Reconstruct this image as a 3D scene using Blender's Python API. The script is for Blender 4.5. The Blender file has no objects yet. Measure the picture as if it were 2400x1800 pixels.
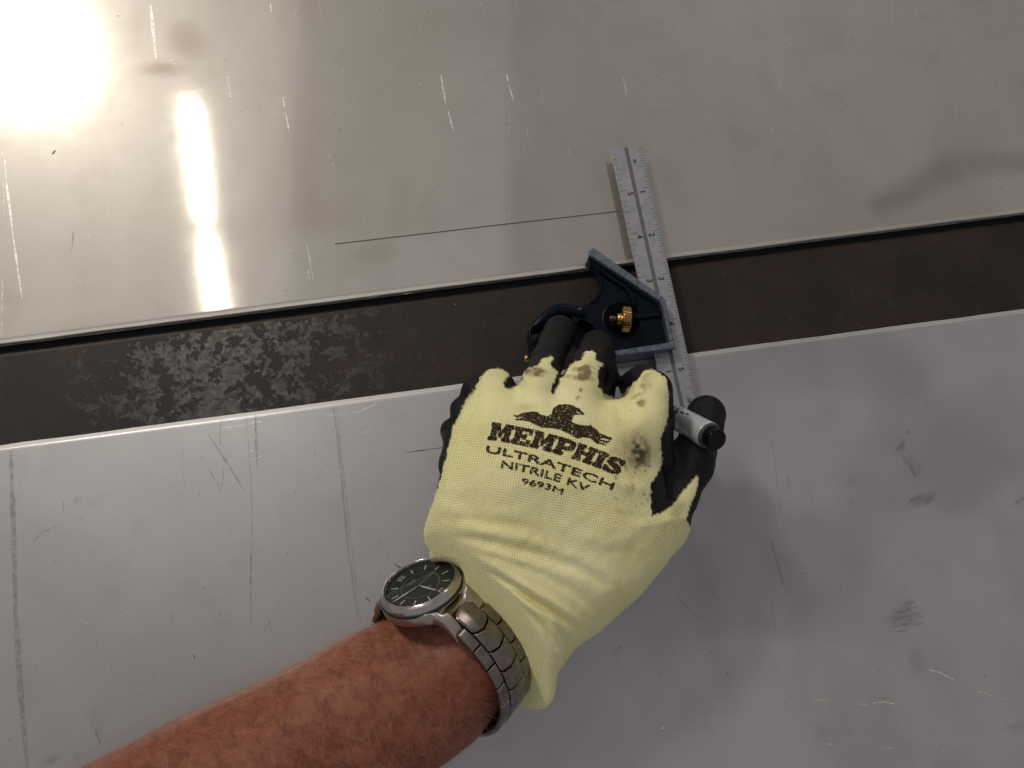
import bpy, math, random
import numpy as np
from mathutils import Vector, Matrix
from mathutils.bvhtree import BVHTree
from mathutils import noise as mnoise

random.seed(7); rng = np.random.RandomState(7)
S = 0.01                                   # everything below is written in centimetres
scene = bpy.context.scene
COL = scene.collection

# ------------------------------------------------------------------ camera
FPX = 2078.0                               # focal length, in pixels of a 2400 px wide picture
DIST, TILT, YAW = 51.0, math.radians(12), math.radians(3)
C = np.array([-DIST*math.sin(YAW), -DIST*math.sin(TILT)*math.cos(YAW), DIST*math.cos(TILT)*math.cos(YAW)])
FWD = -C/np.linalg.norm(C)
RGT = np.cross(FWD, [0, 1, 0]); RGT /= np.linalg.norm(RGT)
UPV = np.cross(RGT, FWD)
cd = bpy.data.cameras.new('camera'); cam = bpy.data.objects.new('camera', cd); COL.objects.link(cam)
cd.sensor_fit = 'HORIZONTAL'; cd.sensor_width = 36; cd.lens = 36*FPX/2400
cd.clip_start = 0.01; cd.clip_end = 50
cam.matrix_world = Matrix(((RGT[0], UPV[0], -FWD[0], C[0]*S), (RGT[1], UPV[1], -FWD[1], C[1]*S),
                           (RGT[2], UPV[2], -FWD[2], C[2]*S), (0, 0, 0, 1)))
scene.camera = cam

def ray(px, py):
    return FWD + RGT*((px-1200)/FPX) + UPV*((900-py)/FPX)
def PD(px, py, d):                          # point at a depth along the view axis
    return C + ray(px, py)*d
def PZ(px, py, z):                          # point at a height above the sheets
    r = ray(px, py); return C + r*((z-C[2])/r[2])
def proj(P):
    Q = np.asarray(P) - C
    d = Q@FWD
    return 1200+FPX*(Q@RGT)/d, 900-FPX*(Q@UPV)/d

# ------------------------------------------------------------------ light
w = bpy.data.worlds.new('World'); scene.world = w; w.use_nodes = True
bg = w.node_tree.nodes['Background']
bg.inputs[0].default_value = (0.95, 0.90, 0.92, 1); bg.inputs[1].default_value = 0.265
def lamp_at(px, py, h):                     # where a lamp hangs whose mirror image lies at this spot of the sheet
    r = ray(px, py); p = PZ(px, py, 0)
    return p + np.array([r[0], r[1], -r[2]])*(h/-r[2])
def area(name, a, sx, sy, watts, col, shape='RECTANGLE', axis=None):
    l = bpy.data.lights.new(name, 'AREA'); l.shape = shape; l.size = sx*S
    if shape in ('RECTANGLE', 'ELLIPSE'): l.size_y = sy*S
    l.energy = watts; l.color = col
    o = bpy.data.objects.new(name, l); COL.objects.link(o)
    z = Vector((0, 0, 1)) if axis is not None else Vector(a)/Vector(a).length
    y = Vector(axis) if axis is not None else Vector((0, 1, 0)); x = y.cross(z).normalized(); y = z.cross(x).normalized()
    o.matrix_world = Matrix(((x.x, y.x, z.x, a[0]*S), (x.y, y.y, z.y, a[1]*S), (x.z, y.z, z.z, a[2]*S), (0, 0, 0, 1)))
    return o
HL = 200.0
a = lamp_at(40, 90, HL); area('high_bay_lamp', a, 33, 33, 28, (1, .93, .79), 'DISK')
t0, t1 = lamp_at(447, 240, HL), lamp_at(478, 514, HL)
t2, t3 = lamp_at(485, 556, HL), lamp_at(530, 870, HL)
for p, q in ((t0, t1), (t2, t3)):
    m = (p+q)/2; area('ceiling_tube', m, 3.6, float(np.linalg.norm(q-p)), .8, (1, .95, .84), axis=tuple((q-p)/np.linalg.norm(q-p)))
a = lamp_at(150, 150, 230); area('added_soft_panel', a, 158, 330, 3.4, (1, .95, .86), axis=(0, 1, 0))  # added unseen panel, brightens the left side and grades the sheets' reflections
a = lamp_at(420, 150, 238); area('added_soft_panel', a, 232, 330, 2.6, (1, .95, .87), axis=(0, 1, 0))  # second added panel, wider, overlaps to soften the first one's edge
area('side_lamp', np.array([130., 300., 190.]), 30, 30, 9, (1, .90, .80), 'DISK')
scene.view_settings.view_transform = 'Standard'; scene.view_settings.look = 'None'
scene.view_settings.exposure = 0; scene.view_settings.gamma = 1
scene.render.resolution_x, scene.render.resolution_y = 1024, 768

# ------------------------------------------------------------------ helpers
def tag(o, label=None, cat=None, group=None, kind=None):
    if label: o['label'] = label
    if cat: o['category'] = cat
    if group: o['group'] = group
    if kind: o['kind'] = kind
    return o
def empty(name, loc, label=None, cat=None, kind=None):
    o = bpy.data.objects.new(name, None); COL.objects.link(o); o.location = Vector(loc)*S
    o.empty_display_size = 0.01
    o['_w'] = [float(v)*S for v in loc]
    return tag(o, label, cat, None, kind)
def put(o, parent):
    COL.objects.link(o)
    o['_w'] = [0., 0., 0.]
    if parent is not None:
        o.parent = parent
        o.matrix_parent_inverse = Matrix.Translation(-Vector(parent['_w']))
    return o
def mk(name, V, F, mat, parent=None, smooth=True, attrs=None, kind=None):
    me = bpy.data.meshes.new(name)
    V = np.asarray(V, dtype=np.float64)*S
    me.from_pydata(V.tolist(), [], F if isinstance(F, list) else np.asarray(F).tolist())
    me.update()
    if attrs:
        for k, (t, arr) in attrs.items():
            at = me.attributes.new(k, t, 'POINT')
            at.data.foreach_set('value' if t == 'FLOAT' else 'vector', np.asarray(arr, dtype=np.float32).ravel())
    me.polygons.foreach_set('use_smooth', [smooth]*len(me.polygons))
    me.materials.append(mat)
    o = bpy.data.objects.new(name, me)
    put(o, parent)
    if kind: o['kind'] = kind
    return o
class MB:                                    # mesh collector
    def __init__(s): s.v = []; s.f = []; s.n = 0
    def add(s, V, F):
        V = np.asarray(V, float)
        s.v.append(V); s.f += [[int(i)+s.n for i in f] for f in F]; s.n += len(V); return s
    def build(s, name, mat, parent=None, smooth=False, kind=None):
        return mk(name, np.vstack(s.v), s.f, mat, parent, smooth, kind=kind)
def norm(v): v = np.asarray(v, float); return v/np.linalg.norm(v)
def frame(z, hint=(0, 0, 1)):
    z = norm(z); x = np.cross(hint, z)
    if np.linalg.norm(x) < 1e-4: x = np.cross((1, 0, 0), z)
    x = norm(x); return x, np.cross(z, x), z
def lathe(profile, o, axis, seg=40, hint=(0, 0, 1), wob=None):
    x, y, z = frame(axis, hint); V = []; F = []
    for r, h in profile:
        for k in range(seg):
            a = 2*math.pi*k/seg
            rr = r*(wob(k, h) if wob else 1)
            V.append(o + x*rr*math.cos(a) + y*rr*math.sin(a) + z*h)
    for i in range(len(profile)-1):
        for k in range(seg):
            k2 = (k+1) % seg
            F.append([i*seg+k, i*seg+k2, (i+1)*seg+k2, (i+1)*seg+k])
    F.append([k for k in range(seg)][::-1]); F.append([(len(profile)-1)*seg+k for k in range(seg)])
    return V, F
def prism(poly, z0, z1, ch=0.0):
    # upright prism over a list of xy points (counter-clockwise), chamfered at the top when ch > 0
    P = np.array([p[:2] for p in poly], float); n = len(P)
    area2 = sum(P[i][0]*P[(i+1) % n][1]-P[(i+1) % n][0]*P[i][1] for i in range(n))
    if area2 < 0: P = P[::-1]
    rings = [(P, z0), (P, z1-ch)]
    if ch > 0:
        Q = []
        for i in range(n):
            a, b, c = P[i-1], P[i], P[(i+1) % n]
            n1 = norm([-(b-a)[1], (b-a)[0]]); n2 = norm([-(c-b)[1], (c-b)[0]])
            m = n1+n2; m = m/max(.3, (m@m)/2)
            Q.append(b+m*ch)
        rings.append((np.array(Q), z1))
    V = []; F = []
    for R, z in rings: V += [[x, y, z] for x, y in R]
    for k in range(len(rings)-1):
        for i in range(n):
            j = (i+1) % n; F.append([k*n+i, k*n+j, (k+1)*n+j, (k+1)*n+i])
    F.append(list(range(n))[::-1]); F.append([(len(rings)-1)*n+i for i in range(n)])
    return V, F
def fbm(P, f, seed=0, octv=3):               # smooth value noise on an array of 2-D/3-D points
    P = np.asarray(P, float); out = np.zeros(len(P)); amp = 1; tot = 0
    for o in range(octv):
        Q = P*f*(2**o)+seed*17.3+o*5.1
        I = np.floor(Q).astype(np.int64); R = Q-I; R = R*R*(3-2*R)
        d = P.shape[1]; acc = 0
        for c in range(2**d):
            h = np.full(len(P), seed*1013+o*71, dtype=np.int64); wgt = np.ones(len(P))
            for k in range(d):
                b = (c >> k) & 1
                h = (h*73856093) ^ ((I[:, k]+b)*(19349663+k*83492791))
                h &= 0x7fffffff
                wgt *= R[:, k] if b else 1-R[:, k]
            h = (h ^ (h >> 13))*1274126177 & 0x7fffffff
            h = (h ^ (h >> 16))
            acc = acc + wgt*((h % 65536)/65535.)
        out += amp*acc; tot += amp; amp *= .5
    return out/tot
def inpoly(x, y, poly):
    poly = np.asarray(poly, float); ins = np.zeros(np.shape(x), bool); n = len(poly); j = n-1
    for i in range(n):
        xi, yi = poly[i]; xj, yj = poly[j]
        c = ((yi > y) != (yj > y))
        with np.errstate(divide='ignore', invalid='ignore'):
            ins ^= c & (x < (xj-xi)*(y-yi)/(yj-yi if yj != yi else 1e-9)+xi)
        j = i
    return ins
def dpoly(x, y, poly, closed=True):          # unsigned distance to a polyline
    poly = np.asarray(poly, float); best = np.full(np.shape(x), 1e9)
    n = len(poly)
    for i in range(n if closed else n-1):
        ax, ay = poly[i]; bx, by = poly[(i+1) % n]
        dx, dy = bx-ax, by-ay; L = dx*dx+dy*dy+1e-12
        t = np.clip(((x-ax)*dx+(y-ay)*dy)/L, 0, 1)
        best = np.minimum(best, np.hypot(x-ax-t*dx, y-ay-t*dy))
    return best
def sstep(a, b, x): t = np.clip((x-a)/(b-a), 0, 1); return t*t*(3-2*t)

# ------------------------------------------------------------------ materials
class M:
    def __init__(s, name):
        s.m = bpy.data.materials.new(name); s.m.use_nodes = True; s.t = s.m.node_tree; s.b = s.t.nodes['Principled BSDF']
    def n(s, typ, **kw):
        nd = s.t.nodes.new(typ)
        for k, v in kw.items():
            if k.startswith('i_'): nd.inputs[k[2:].replace('_', ' ')].default_value = v
            else: setattr(nd, k, v)
        return nd
    def l(s, a, b): s.t.links.new(a, b)
    def set(s, **kw):
        for k, v in kw.items(): s.b.inputs[k.replace('_', ' ')].default_value = v
        return s
    def coord(s, scale=(1, 1, 1), rot=(0, 0, 0)):
        tc = s.n('ShaderNodeTexCoord'); mp = s.n('ShaderNodeMapping')
        mp.inputs['Scale'].default_value = [v*100 for v in scale]; mp.inputs['Rotation'].default_value = rot
        if rot != (0, 0, 0):
            m0 = s.n('ShaderNodeMapping'); m0.inputs['Rotation'].default_value = rot; mp.inputs['Rotation'].default_value = (0, 0, 0)
            s.l(tc.outputs['Object'], m0.inputs[0]); s.l(m0.outputs[0], mp.inputs[0])
        else: s.l(tc.outputs['Object'], mp.inputs[0])
        return mp.outputs[0]
    def noise(s, vec, scale, detail=4, rough=.55, dist=0):
        nd = s.n('ShaderNodeTexNoise'); nd.inputs['Scale'].default_value = scale; nd.inputs['Detail'].default_value = detail
        nd.inputs['Roughness'].default_value = rough; nd.inputs['Distortion'].default_value = dist
        s.l(vec, nd.inputs['Vector']); return nd.outputs['Fac']
    def ramp(s, fac, pts):
        r = s.n('ShaderNodeValToRGB'); e = r.color_ramp.elements
        while len(e) < len(pts): e.new(.5)
        for q, (p, c) in zip(e, pts): q.position = p; q.color = (*c, 1) if len(c) == 3 else c
        s.l(fac, r.inputs[0]); return r.outputs[0]
    def rng(s, v, a, b, c, d):
        r = s.n('ShaderNodeMapRange'); s.l(v, r.inputs[0])
        for i, q in enumerate((a, b, c, d)): r.inputs[i+1].default_value = q
        return r.outputs[0]
    def mix(s, f, a, b, typ='MIX'):
        m = s.n('ShaderNodeMix', data_type='RGBA', blend_type=typ)
        for inp, v in ((m.inputs[0], f), (m.inputs[6], a), (m.inputs[7], b)):
            if isinstance(v, (float, int)): inp.default_value = v
            elif isinstance(v, tuple): inp.default_value = (*v, 1)
            else: s.l(v, inp)
        return m.outputs[2]
    def math(s, op, a, b=None):
        m = s.n('ShaderNodeMath', operation=op)
        for i, v in enumerate((a, b)):
            if v is None: continue
            if isinstance(v, (int, float)): m.inputs[i].default_value = v
            else: s.l(v, m.inputs[i])
        return m.outputs[0]
    def attr(s, name, out='Fac'):
        return s.n('ShaderNodeAttribute', attribute_name=name).outputs[out]
    def bump(s, h, strength, dist, prev=None):
        b = s.n('ShaderNodeBump'); b.inputs['Strength'].default_value = strength; b.inputs['Distance'].default_value = dist*S
        s.l(h, b.inputs['Height'])
        if prev is not None: s.l(prev, b.inputs['Normal'])
        return b.outputs[0]

def sheet_mat(name, col, tint2, stain_reflect_col, r_core, r_wide, wide, rot):
    m = M(name)
    v = m.coord(); vb = m.coord((.25, 9, 1), rot)
    n1 = m.noise(v, .06, 3); n2 = m.noise(v, .9, 6, .6); nb = m.noise(vb, 1.6, 3, .6); nf = m.noise(v, 9, 2)
    base = m.mix(m.rng(n1, .35, .65, 0, 1), col, tint2)
    base = m.mix(m.rng(nb, .3, .7, 0, .10), base, (col[0]*.6, col[1]*.6, col[2]*.6))
    base = m.mix(m.rng(nf, .35, .65, 0, .07), base, (col[0]*.5, col[1]*.5, col[2]*.5))
    st = m.attr('stain_reflect'); rim = m.attr('rim')
    base = m.mix(st, base, stain_reflect_col)
    sc_ = m.noise(m.coord((.12, 14, 1), rot), 1.0, 2, .5); base = m.mix(m.rng(sc_, .70, .76, 0, .22), base, (.80, .79, .77))
    sm_ = m.noise(v, .35, 5, .62, .6); base = m.mix(m.rng(sm_, .50, .75, 0, .17), base, stain_reflect_col)
    base = m.mix(m.math('MULTIPLY', rim, .15), base, (.74, .73, .72))
    # wide-lobed part (oxide and fine scratches) over the smooth metal
    rz = m.rng(n2, .3, .7, -.008, .010)
    ra = m.math('ADD', m.math('ADD', m.math('ADD', rz, r_core), m.math('MULTIPLY', st, .02)), m.math('MULTIPLY', rim, .4))
    bn = m.bump(nb, .22, .004)
    m.l(base, m.b.inputs['Base Color']); m.b.inputs['Metallic'].default_value = 1
    m.l(ra, m.b.inputs['Roughness']); m.l(bn, m.b.inputs['Normal'])
    w_ = m.n('ShaderNodeBsdfPrincipled'); m.l(base, w_.inputs['Base Color']); w_.inputs['Metallic'].default_value = .45
    w_.inputs['Roughness'].default_value = r_wide; m.l(bn, w_.inputs['Normal'])
    mx = m.n('ShaderNodeMixShader'); out = m.t.nodes['Material Output']
    mx.inputs[0].default_value = wide
    m.l(m.b.outputs[0], mx.inputs[1]); m.l(w_.outputs[0], mx.inputs[2]); m.l(mx.outputs[0], out.inputs[0])
    return m.m
UROT = (0, 0, math.radians(-82))
MAT_UP = sheet_mat('upper_sheet_metal', (.61, .57, .515), (.56, .525, .485), (.30, .245, .205), .07, .35, .40, (0, 0, math.radians(-8)))
MAT_LO = sheet_mat('lower_sheet_metal', (.575, .565, .565), (.52, .51, .525), (.29, .285, .295), .24, .40, .5, (0, 0, math.radians(-8)))
def plain(name, col, rough=.5, metal=0., **kw):
    m = M(name); m.set(Base_Color=(*col, 1), Roughness=rough, Metallic=metal)
    for k, v in kw.items(): m.b.inputs[k.replace('_', ' ')].default_value = v
    return m.m
MAT_TABLE = plain('dark_table', (.012, .012, .013), .7)
MAT_EDGE = plain('sheared_edge', (.66, .65, .62), .42, .6)

def bar_mat():
    m = M('mill_scale_steel'); v = m.coord()
    wear_highlight = m.attr('wear_highlight')
    nb = m.noise(v, 1.0, 8, .62, .5); nb2 = m.noise(v, 3.6, 5, .6, .1); ns = m.noise(v, .25, 3)
    mm = m.math('ADD', m.math('MULTIPLY', nb, .66), m.math('MULTIPLY', nb2, .34))
    mw = m.math('ADD', mm, m.math('MULTIPLY', m.math('SUBTRACT', wear_highlight, 1), .10))
    patch = m.rng(mw, .468, .486, 0, 1)                       # flaked scale or not
    thr = m.math('MULTIPLY', patch, m.rng(wear_highlight, .15, .95, .12, 1))
    nf = m.noise(v, 14, 4, .7)
    dark = m.mix(m.rng(ns, .35, .65, 0, 1), (.016, .0125, .0105), (.028, .0170, .0140))
    dark = m.mix(m.rng(nf, .5, .75, 0, .5), dark, (.026, .019, .015))
    bare = m.mix(m.rng(m.noise(v, 2.2, 6, .75), .38, .66, 0, 1), (.040, .038, .036), (.135, .13, .124))
    col = m.mix(thr, dark, bare)
    sp = m.rng(m.noise(v, 5.5, 2, .5), .775, .80, 0, .9)
    col = m.mix(sp, col, (.30, .28, .25))
    m.l(col, m.b.inputs['Base Color'])
    m.l(m.math('MULTIPLY', thr, .55), m.b.inputs['Metallic'])
    m.l(m.rng(thr, 0, 1, .50, .27), m.b.inputs['Roughness'])
    m.b.inputs['Specular IOR Level'].default_value = .30
    edge = m.math('ADD', thr, m.math('MULTIPLY', nf, .35))
    m.l(m.bump(edge, .55, .02), m.b.inputs['Normal'])
    return m.m
MAT_BAR = bar_mat()

# ------------------------------------------------------------------ table, sheets and bar
H_PL = 0.5                                            # sheet thickness; the sheets' tops are at z = 0
tb = mk('table', [(-75, -60, -.95), (75, -60, -.95), (75, 75, -.95), (-75, 75, -.95),
                  (-75, -60, -4), (75, -60, -4), (75, 75, -4), (-75, 75, -4)],
        [[0, 1, 2, 3], [7, 6, 5, 4], [0, 4, 5, 1], [1, 5, 6, 2], [2, 6, 7, 3], [3, 7, 4, 0]], MAT_TABLE, smooth=False, kind='structure')
tb['label'] = 'dark table top under the two metal sheets'
U0, U1 = PZ(0, 806, 0), PZ(2400, 497, 0)              # upper sheet's lower edge
L0, L1 = PZ(0, 1043, 0), PZ(2400, 724, 0)             # lower sheet's upper edge
def sheet(name, A, B, side, mat, stain_reflect_fn, label, marks):
    d = norm(B-A); nrm = np.array([-d[1], d[0], 0])*side
    root = empty(name, (A+B)/2, label, 'metal sheet')
    us = np.arange(-62, 62.01, .3); us = us + 0.0
    vs = np.concatenate([[0.0, 0.03, 0.045, 0.235, 0.25, 0.275, .4], np.arange(.6, 45, .3)])
    zs = np.interp(vs, [0, .03, .045, .235, .275], [-.05, -.018, -.017, -.008, 0])
    mid = (A+B)/2
    wob = (fbm(np.stack([us, us*0], 1), .35, 3)-.5)*.05 + (fbm(np.stack([us, us*0], 1), 3, 4)-.5)*.02
    UU, VV = np.meshgrid(us, vs, indexing='ij')
    ZZ = np.broadcast_to(zs, UU.shape).copy()
    VW = VV + np.where(VV < .3, wob[:, None]*(1-VV/.3), 0)
    P = mid + UU[..., None]*d + VW[..., None]*nrm; P[..., 2] = ZZ
    P = P.reshape(-1, 3); nu, nv = UU.shape
    # lower rim
    rim = mid + us[:, None]*d + wob[:, None]*nrm; rim[:, 2] = -H_PL
    px, py = proj(P); st = stain_reflect_fn(px, py, P)
    idx = np.arange(nu*nv).reshape(nu, nv)
    a_, b_, c_, d_ = idx[:-1, :-1].ravel(), idx[1:, :-1].ravel(), idx[1:, 1:].ravel(), idx[:-1, 1:].ravel()
    F = np.stack([a_, b_, c_, d_], 1) if side > 0 else np.stack([d_, c_, b_, a_], 1)
    o = mk('plate', P, F, mat, root, True, {'stain_reflect': ('FLOAT', st), 'rim': ('FLOAT', (VV < .24).astype(float).ravel())})
    top = mid + us[:, None]*d + wob[:, None]*nrm; top[:, 2] = -.05
    V = np.vstack([rim, top]); n = len(us)
    F = [[i, i+1, n+i+1, n+i] if side > 0 else [i, n+i, n+i+1, i+1] for i in range(n-1)]
    # underside and far side close the sheet
    far = mid + us[[0, -1]][:, None]*d + vs[-1]*nrm; far[:, 2] = -H_PL
    far2 = far.copy(); far2[:, 2] = 0
    V = np.vstack([V, far, far2]); k = 2*n
    F += [[0, n-1, k+1, k], [k, k+1, k+3, k+2], [0, k, k+2, n], [n-1, 2*n-1, k+3, k+1]]
    mk('edge', V, F, MAT_EDGE, root, False)
    for nm, mt, lst, z in marks:
        mb = MB(); ribbons(mb, lst, z, nm == 'pencil_line'); mb.build(nm, mt, root, kind='stuff')
    return root
def ribbons(mb, lst, z, even=False):
    for pts, wpx in lst:
        P = [PZ(x, y, z) for x, y in pts]
        if len(P) == 2: P = [P[0]*(1-t)+P[1]*t for t in np.linspace(0, 1, 9)]
        else:
            Q = []
            for i in range(len(P)-1):
                for t in np.linspace(0, 1, 6)[:-1]:
                    Q.append(P[i]*(1-t)+P[i+1]*t)
            P = Q+[P[-1]]
        P = np.array(P); n = len(P); T = np.gradient(P, axis=0); T /= np.linalg.norm(T, axis=1)[:, None]
        N = np.stack([-T[:, 1], T[:, 0], T[:, 2]*0], 1)
        P += N*(rng.rand(n, 1)-.5)*(.004 if even else .02)
        wd = wpx/41./2*(np.full(n, .62) if even else np.sin(np.linspace(.25, math.pi-.2, n))**.6*(.55+.6*rng.rand(n)))
        V = np.vstack([P+N*wd[:, None], P-N*wd[:, None]])
        mb.add(V, [[i, n+i, n+i+1, i+1] for i in range(n-1)])
def mark_mat(name, col, rough, metal, a0, a1, sc=3.0):
    m = M(name); m.set(Base_Color=(*col, 1), Roughness=rough, Metallic=metal)
    nz = m.noise(m.coord(), sc, 5, .7)
    m.l(m.rng(nz, .38, .62, a0, a1), m.b.inputs['Alpha']); return m.m
MK_W = mark_mat('bright_scratch', (.92, .9, .86), .45, .35, .35, .95)
MK_WF = mark_mat('faint_scratch', (.88, .87, .85), .45, .35, .0, .55)
MK_G = mark_mat('grey_scuff', (.22, .22, .23), .6, .1, .03, .36)
MK_P = mark_mat('pencil_line', (.07, .055, .045), .6, 0, .5, .95, 8)
MK_D = mark_mat('dark_fleck', (.05, .05, .05), .6, 0, .4, .9, 8)
def blob(px, py, cx, cy, rx, ry, ang=0, soft=1.0):
    a_ = math.radians(ang); dx, dy = px-cx, py-cy
    u = (dx*math.cos(a_)+dy*math.sin(a_))/rx; v = (-dx*math.sin(a_)+dy*math.cos(a_))/ry
    return np.exp(-(u*u+v*v)**soft)
def stain_reflect_up(px, py, P):
    n = fbm(P[:, :2], .12, 1); n2 = fbm(P[:, :2], .5, 2)
    s = .10*sstep(.45, .7, n)*np.ones_like(px)
    s += .16*sstep(640, 700, px+(py-200)*-.08)*sstep(1500, 900, px)*sstep(575, 520, py)*(.6+.6*n2)  # edge of a reflection, painted into the colour as a browner step
    s += .50*blob(px, py, 440, 95, 50, 42, 30, 1.6)*(.5+n2) + .55*blob(px, py, 372, 162, 58, 16, 0, 1.6)*(.4+n2)
    s += .22*blob(px, py, 320, 60, 28, 60)
    dk = dpoly(px, py+18*(n2-.5), [(2060, 482), (2140, 448), (2205, 408), (2290, 380), (2400, 385)], False)
    s += .42*np.exp(-(dk/np.interp(px, [2040, 2200, 2400], [26, 36, 22]))**2.4)*(.6+.7*n2)
    s += .22*blob(px, py, 880, 590, 60, 26, -6, 2)
    s += .12*blob(px, py, 1820, 530, 50, 14) + .15*blob(px, py, 1780, 60, 30, 40)*n2
    s += .13*sstep(.52, .72, fbm(P[:, :2]*[1, .6], .22, 9))
    return np.clip(s, 0, .8)
def stain_lo(px, py, P):
    n = fbm(P[:, :2], .14, 5); n2 = fbm(P[:, :2], .6, 6); n3 = fbm(P[:, :2], 1.8, 8)
    s = .30*sstep(.42, .7, n)*sstep(1100, 1700, px) + .10*sstep(.45, .7, n)
    s += .22*sstep(.5, .7, fbm(P[:, :2]@np.array([[.9, -.3], [.3, .35]]), .2, 12))*sstep(1300, 1700, px)
    for cx, cy, rx, ry, an, a_ in ((2155, 1172, 28, 12, -20, .6), (2180, 1168, 14, 10, 0, .5), (2112, 1045, 6, 12, 20, .8), (2140, 1090, 12, 30, -25, .35),
                                (2115, 1430, 32, 7, -10, .55), (2112, 1446, 34, 6, -8, .6), (2118, 1462, 34, 6, -10, .5), (2125, 1415, 12, 8, 0, .5),
                                (2148, 1548, 15, 30, -10, .42), (1998, 1128, 16, 10, 0, .28), (1925, 1720, 9, 24, -15, .3), (2390, 1175, 14, 16, 0, .35),
                                (112, 1781, 22, 7, 0, .6), (182, 1779, 12, 6, 0, .9), (230, 1700, 8, 45, -20, .25), (180, 1172, 10, 6, 40, .6),
                                (2380, 1705, 24, 12, 0, .4), (1880, 1400, 60, 45, 0, .18)):
        s += a_*blob(px, py, cx, cy, rx, ry, an, 1.5)*(.5+n3)
    return np.clip(s, 0, .85)
def rand_marks(n, x0, x1, y0, y1, ang, spread, lmin, lmax, wmin, wmax):
    out = []
    for k in range(n):
        x, y = rng.uniform(x0, x1), rng.uniform(y0, y1); a_ = math.radians(rng.normal(ang, spread)); L = rng.uniform(lmin, lmax)**1.0; b_ = rng.normal(0, L*.06)
        dx, dy = math.cos(a_)*L/2, math.sin(a_)*L/2
        out.append(([(x-dx, y-dy), (x+b_*math.sin(a_), y-b_*math.cos(a_)), (x+dx, y+dy)], rng.uniform(wmin, wmax)))
    return out
up_marks = [
 ('scratches', MK_W, [([(11, 374), (16, 434), (33, 570), (52, 700)], 6), ([(353, 11), (358, 65), (366, 136)], 9), ([(663, 228), (667, 252)], 4.5), ([(669, 262), (678, 309)], 4),
    ([(1033, 174), (1045, 245)], 4.5), ([(1050, 258), (1063, 309)], 4), ([(1188, 174), (1191, 190)], 5), ([(1193, 198), (1203, 236)], 3.5), ([(634, 8), (636, 30)], 4)], .003),
 ('faint_scratches', MK_WF, [([(5, 347), (10, 510)], 6), ([(6, 651), (3, 792)], 6), ([(532, 168), (543, 250)], 8), ([(719, 572), (735, 659)], 5), ([(722, 630), (725, 660)], 4),
    ([(1460, 180), (1470, 225)], 4), ([(400, 140), (420, 165)], 5), ([(770, 360), (782, 392)], 3)], .003),
 ('flecks', MK_D, [([(122, 362), (130, 352)], 6), ([(275, 36), (279, 38)], 3), ([(222, 184), (224, 186)], 4), ([(172, 543), (170, 570)], 2), ([(506, 637), (508, 638)], 3), ([(1447, 404), (1449, 410)], 2),
    ([(797, 303), (800, 305)], 3), ([(827, 84), (829, 83)], 3), ([(987, 372), (988, 374)], 3), ([(668, 682), (671, 681)], 3), ([(752, 600), (753, 602)], 2), ([(286, 291), (288, 292)], 3)], .003),
 ('pencil_line', MK_P, [([(785, 572), (950, 553), (1180, 526), (1330, 509), (1452, 495)], 5.0)], .004),
 ('hairline_marks', MK_G, [([(955, 555), (980, 500), (1010, 450), (1050, 410), (1075, 385)], 1.6), ([(172, 543), (170, 575), (165, 597)], 3)], .003)]
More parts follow.
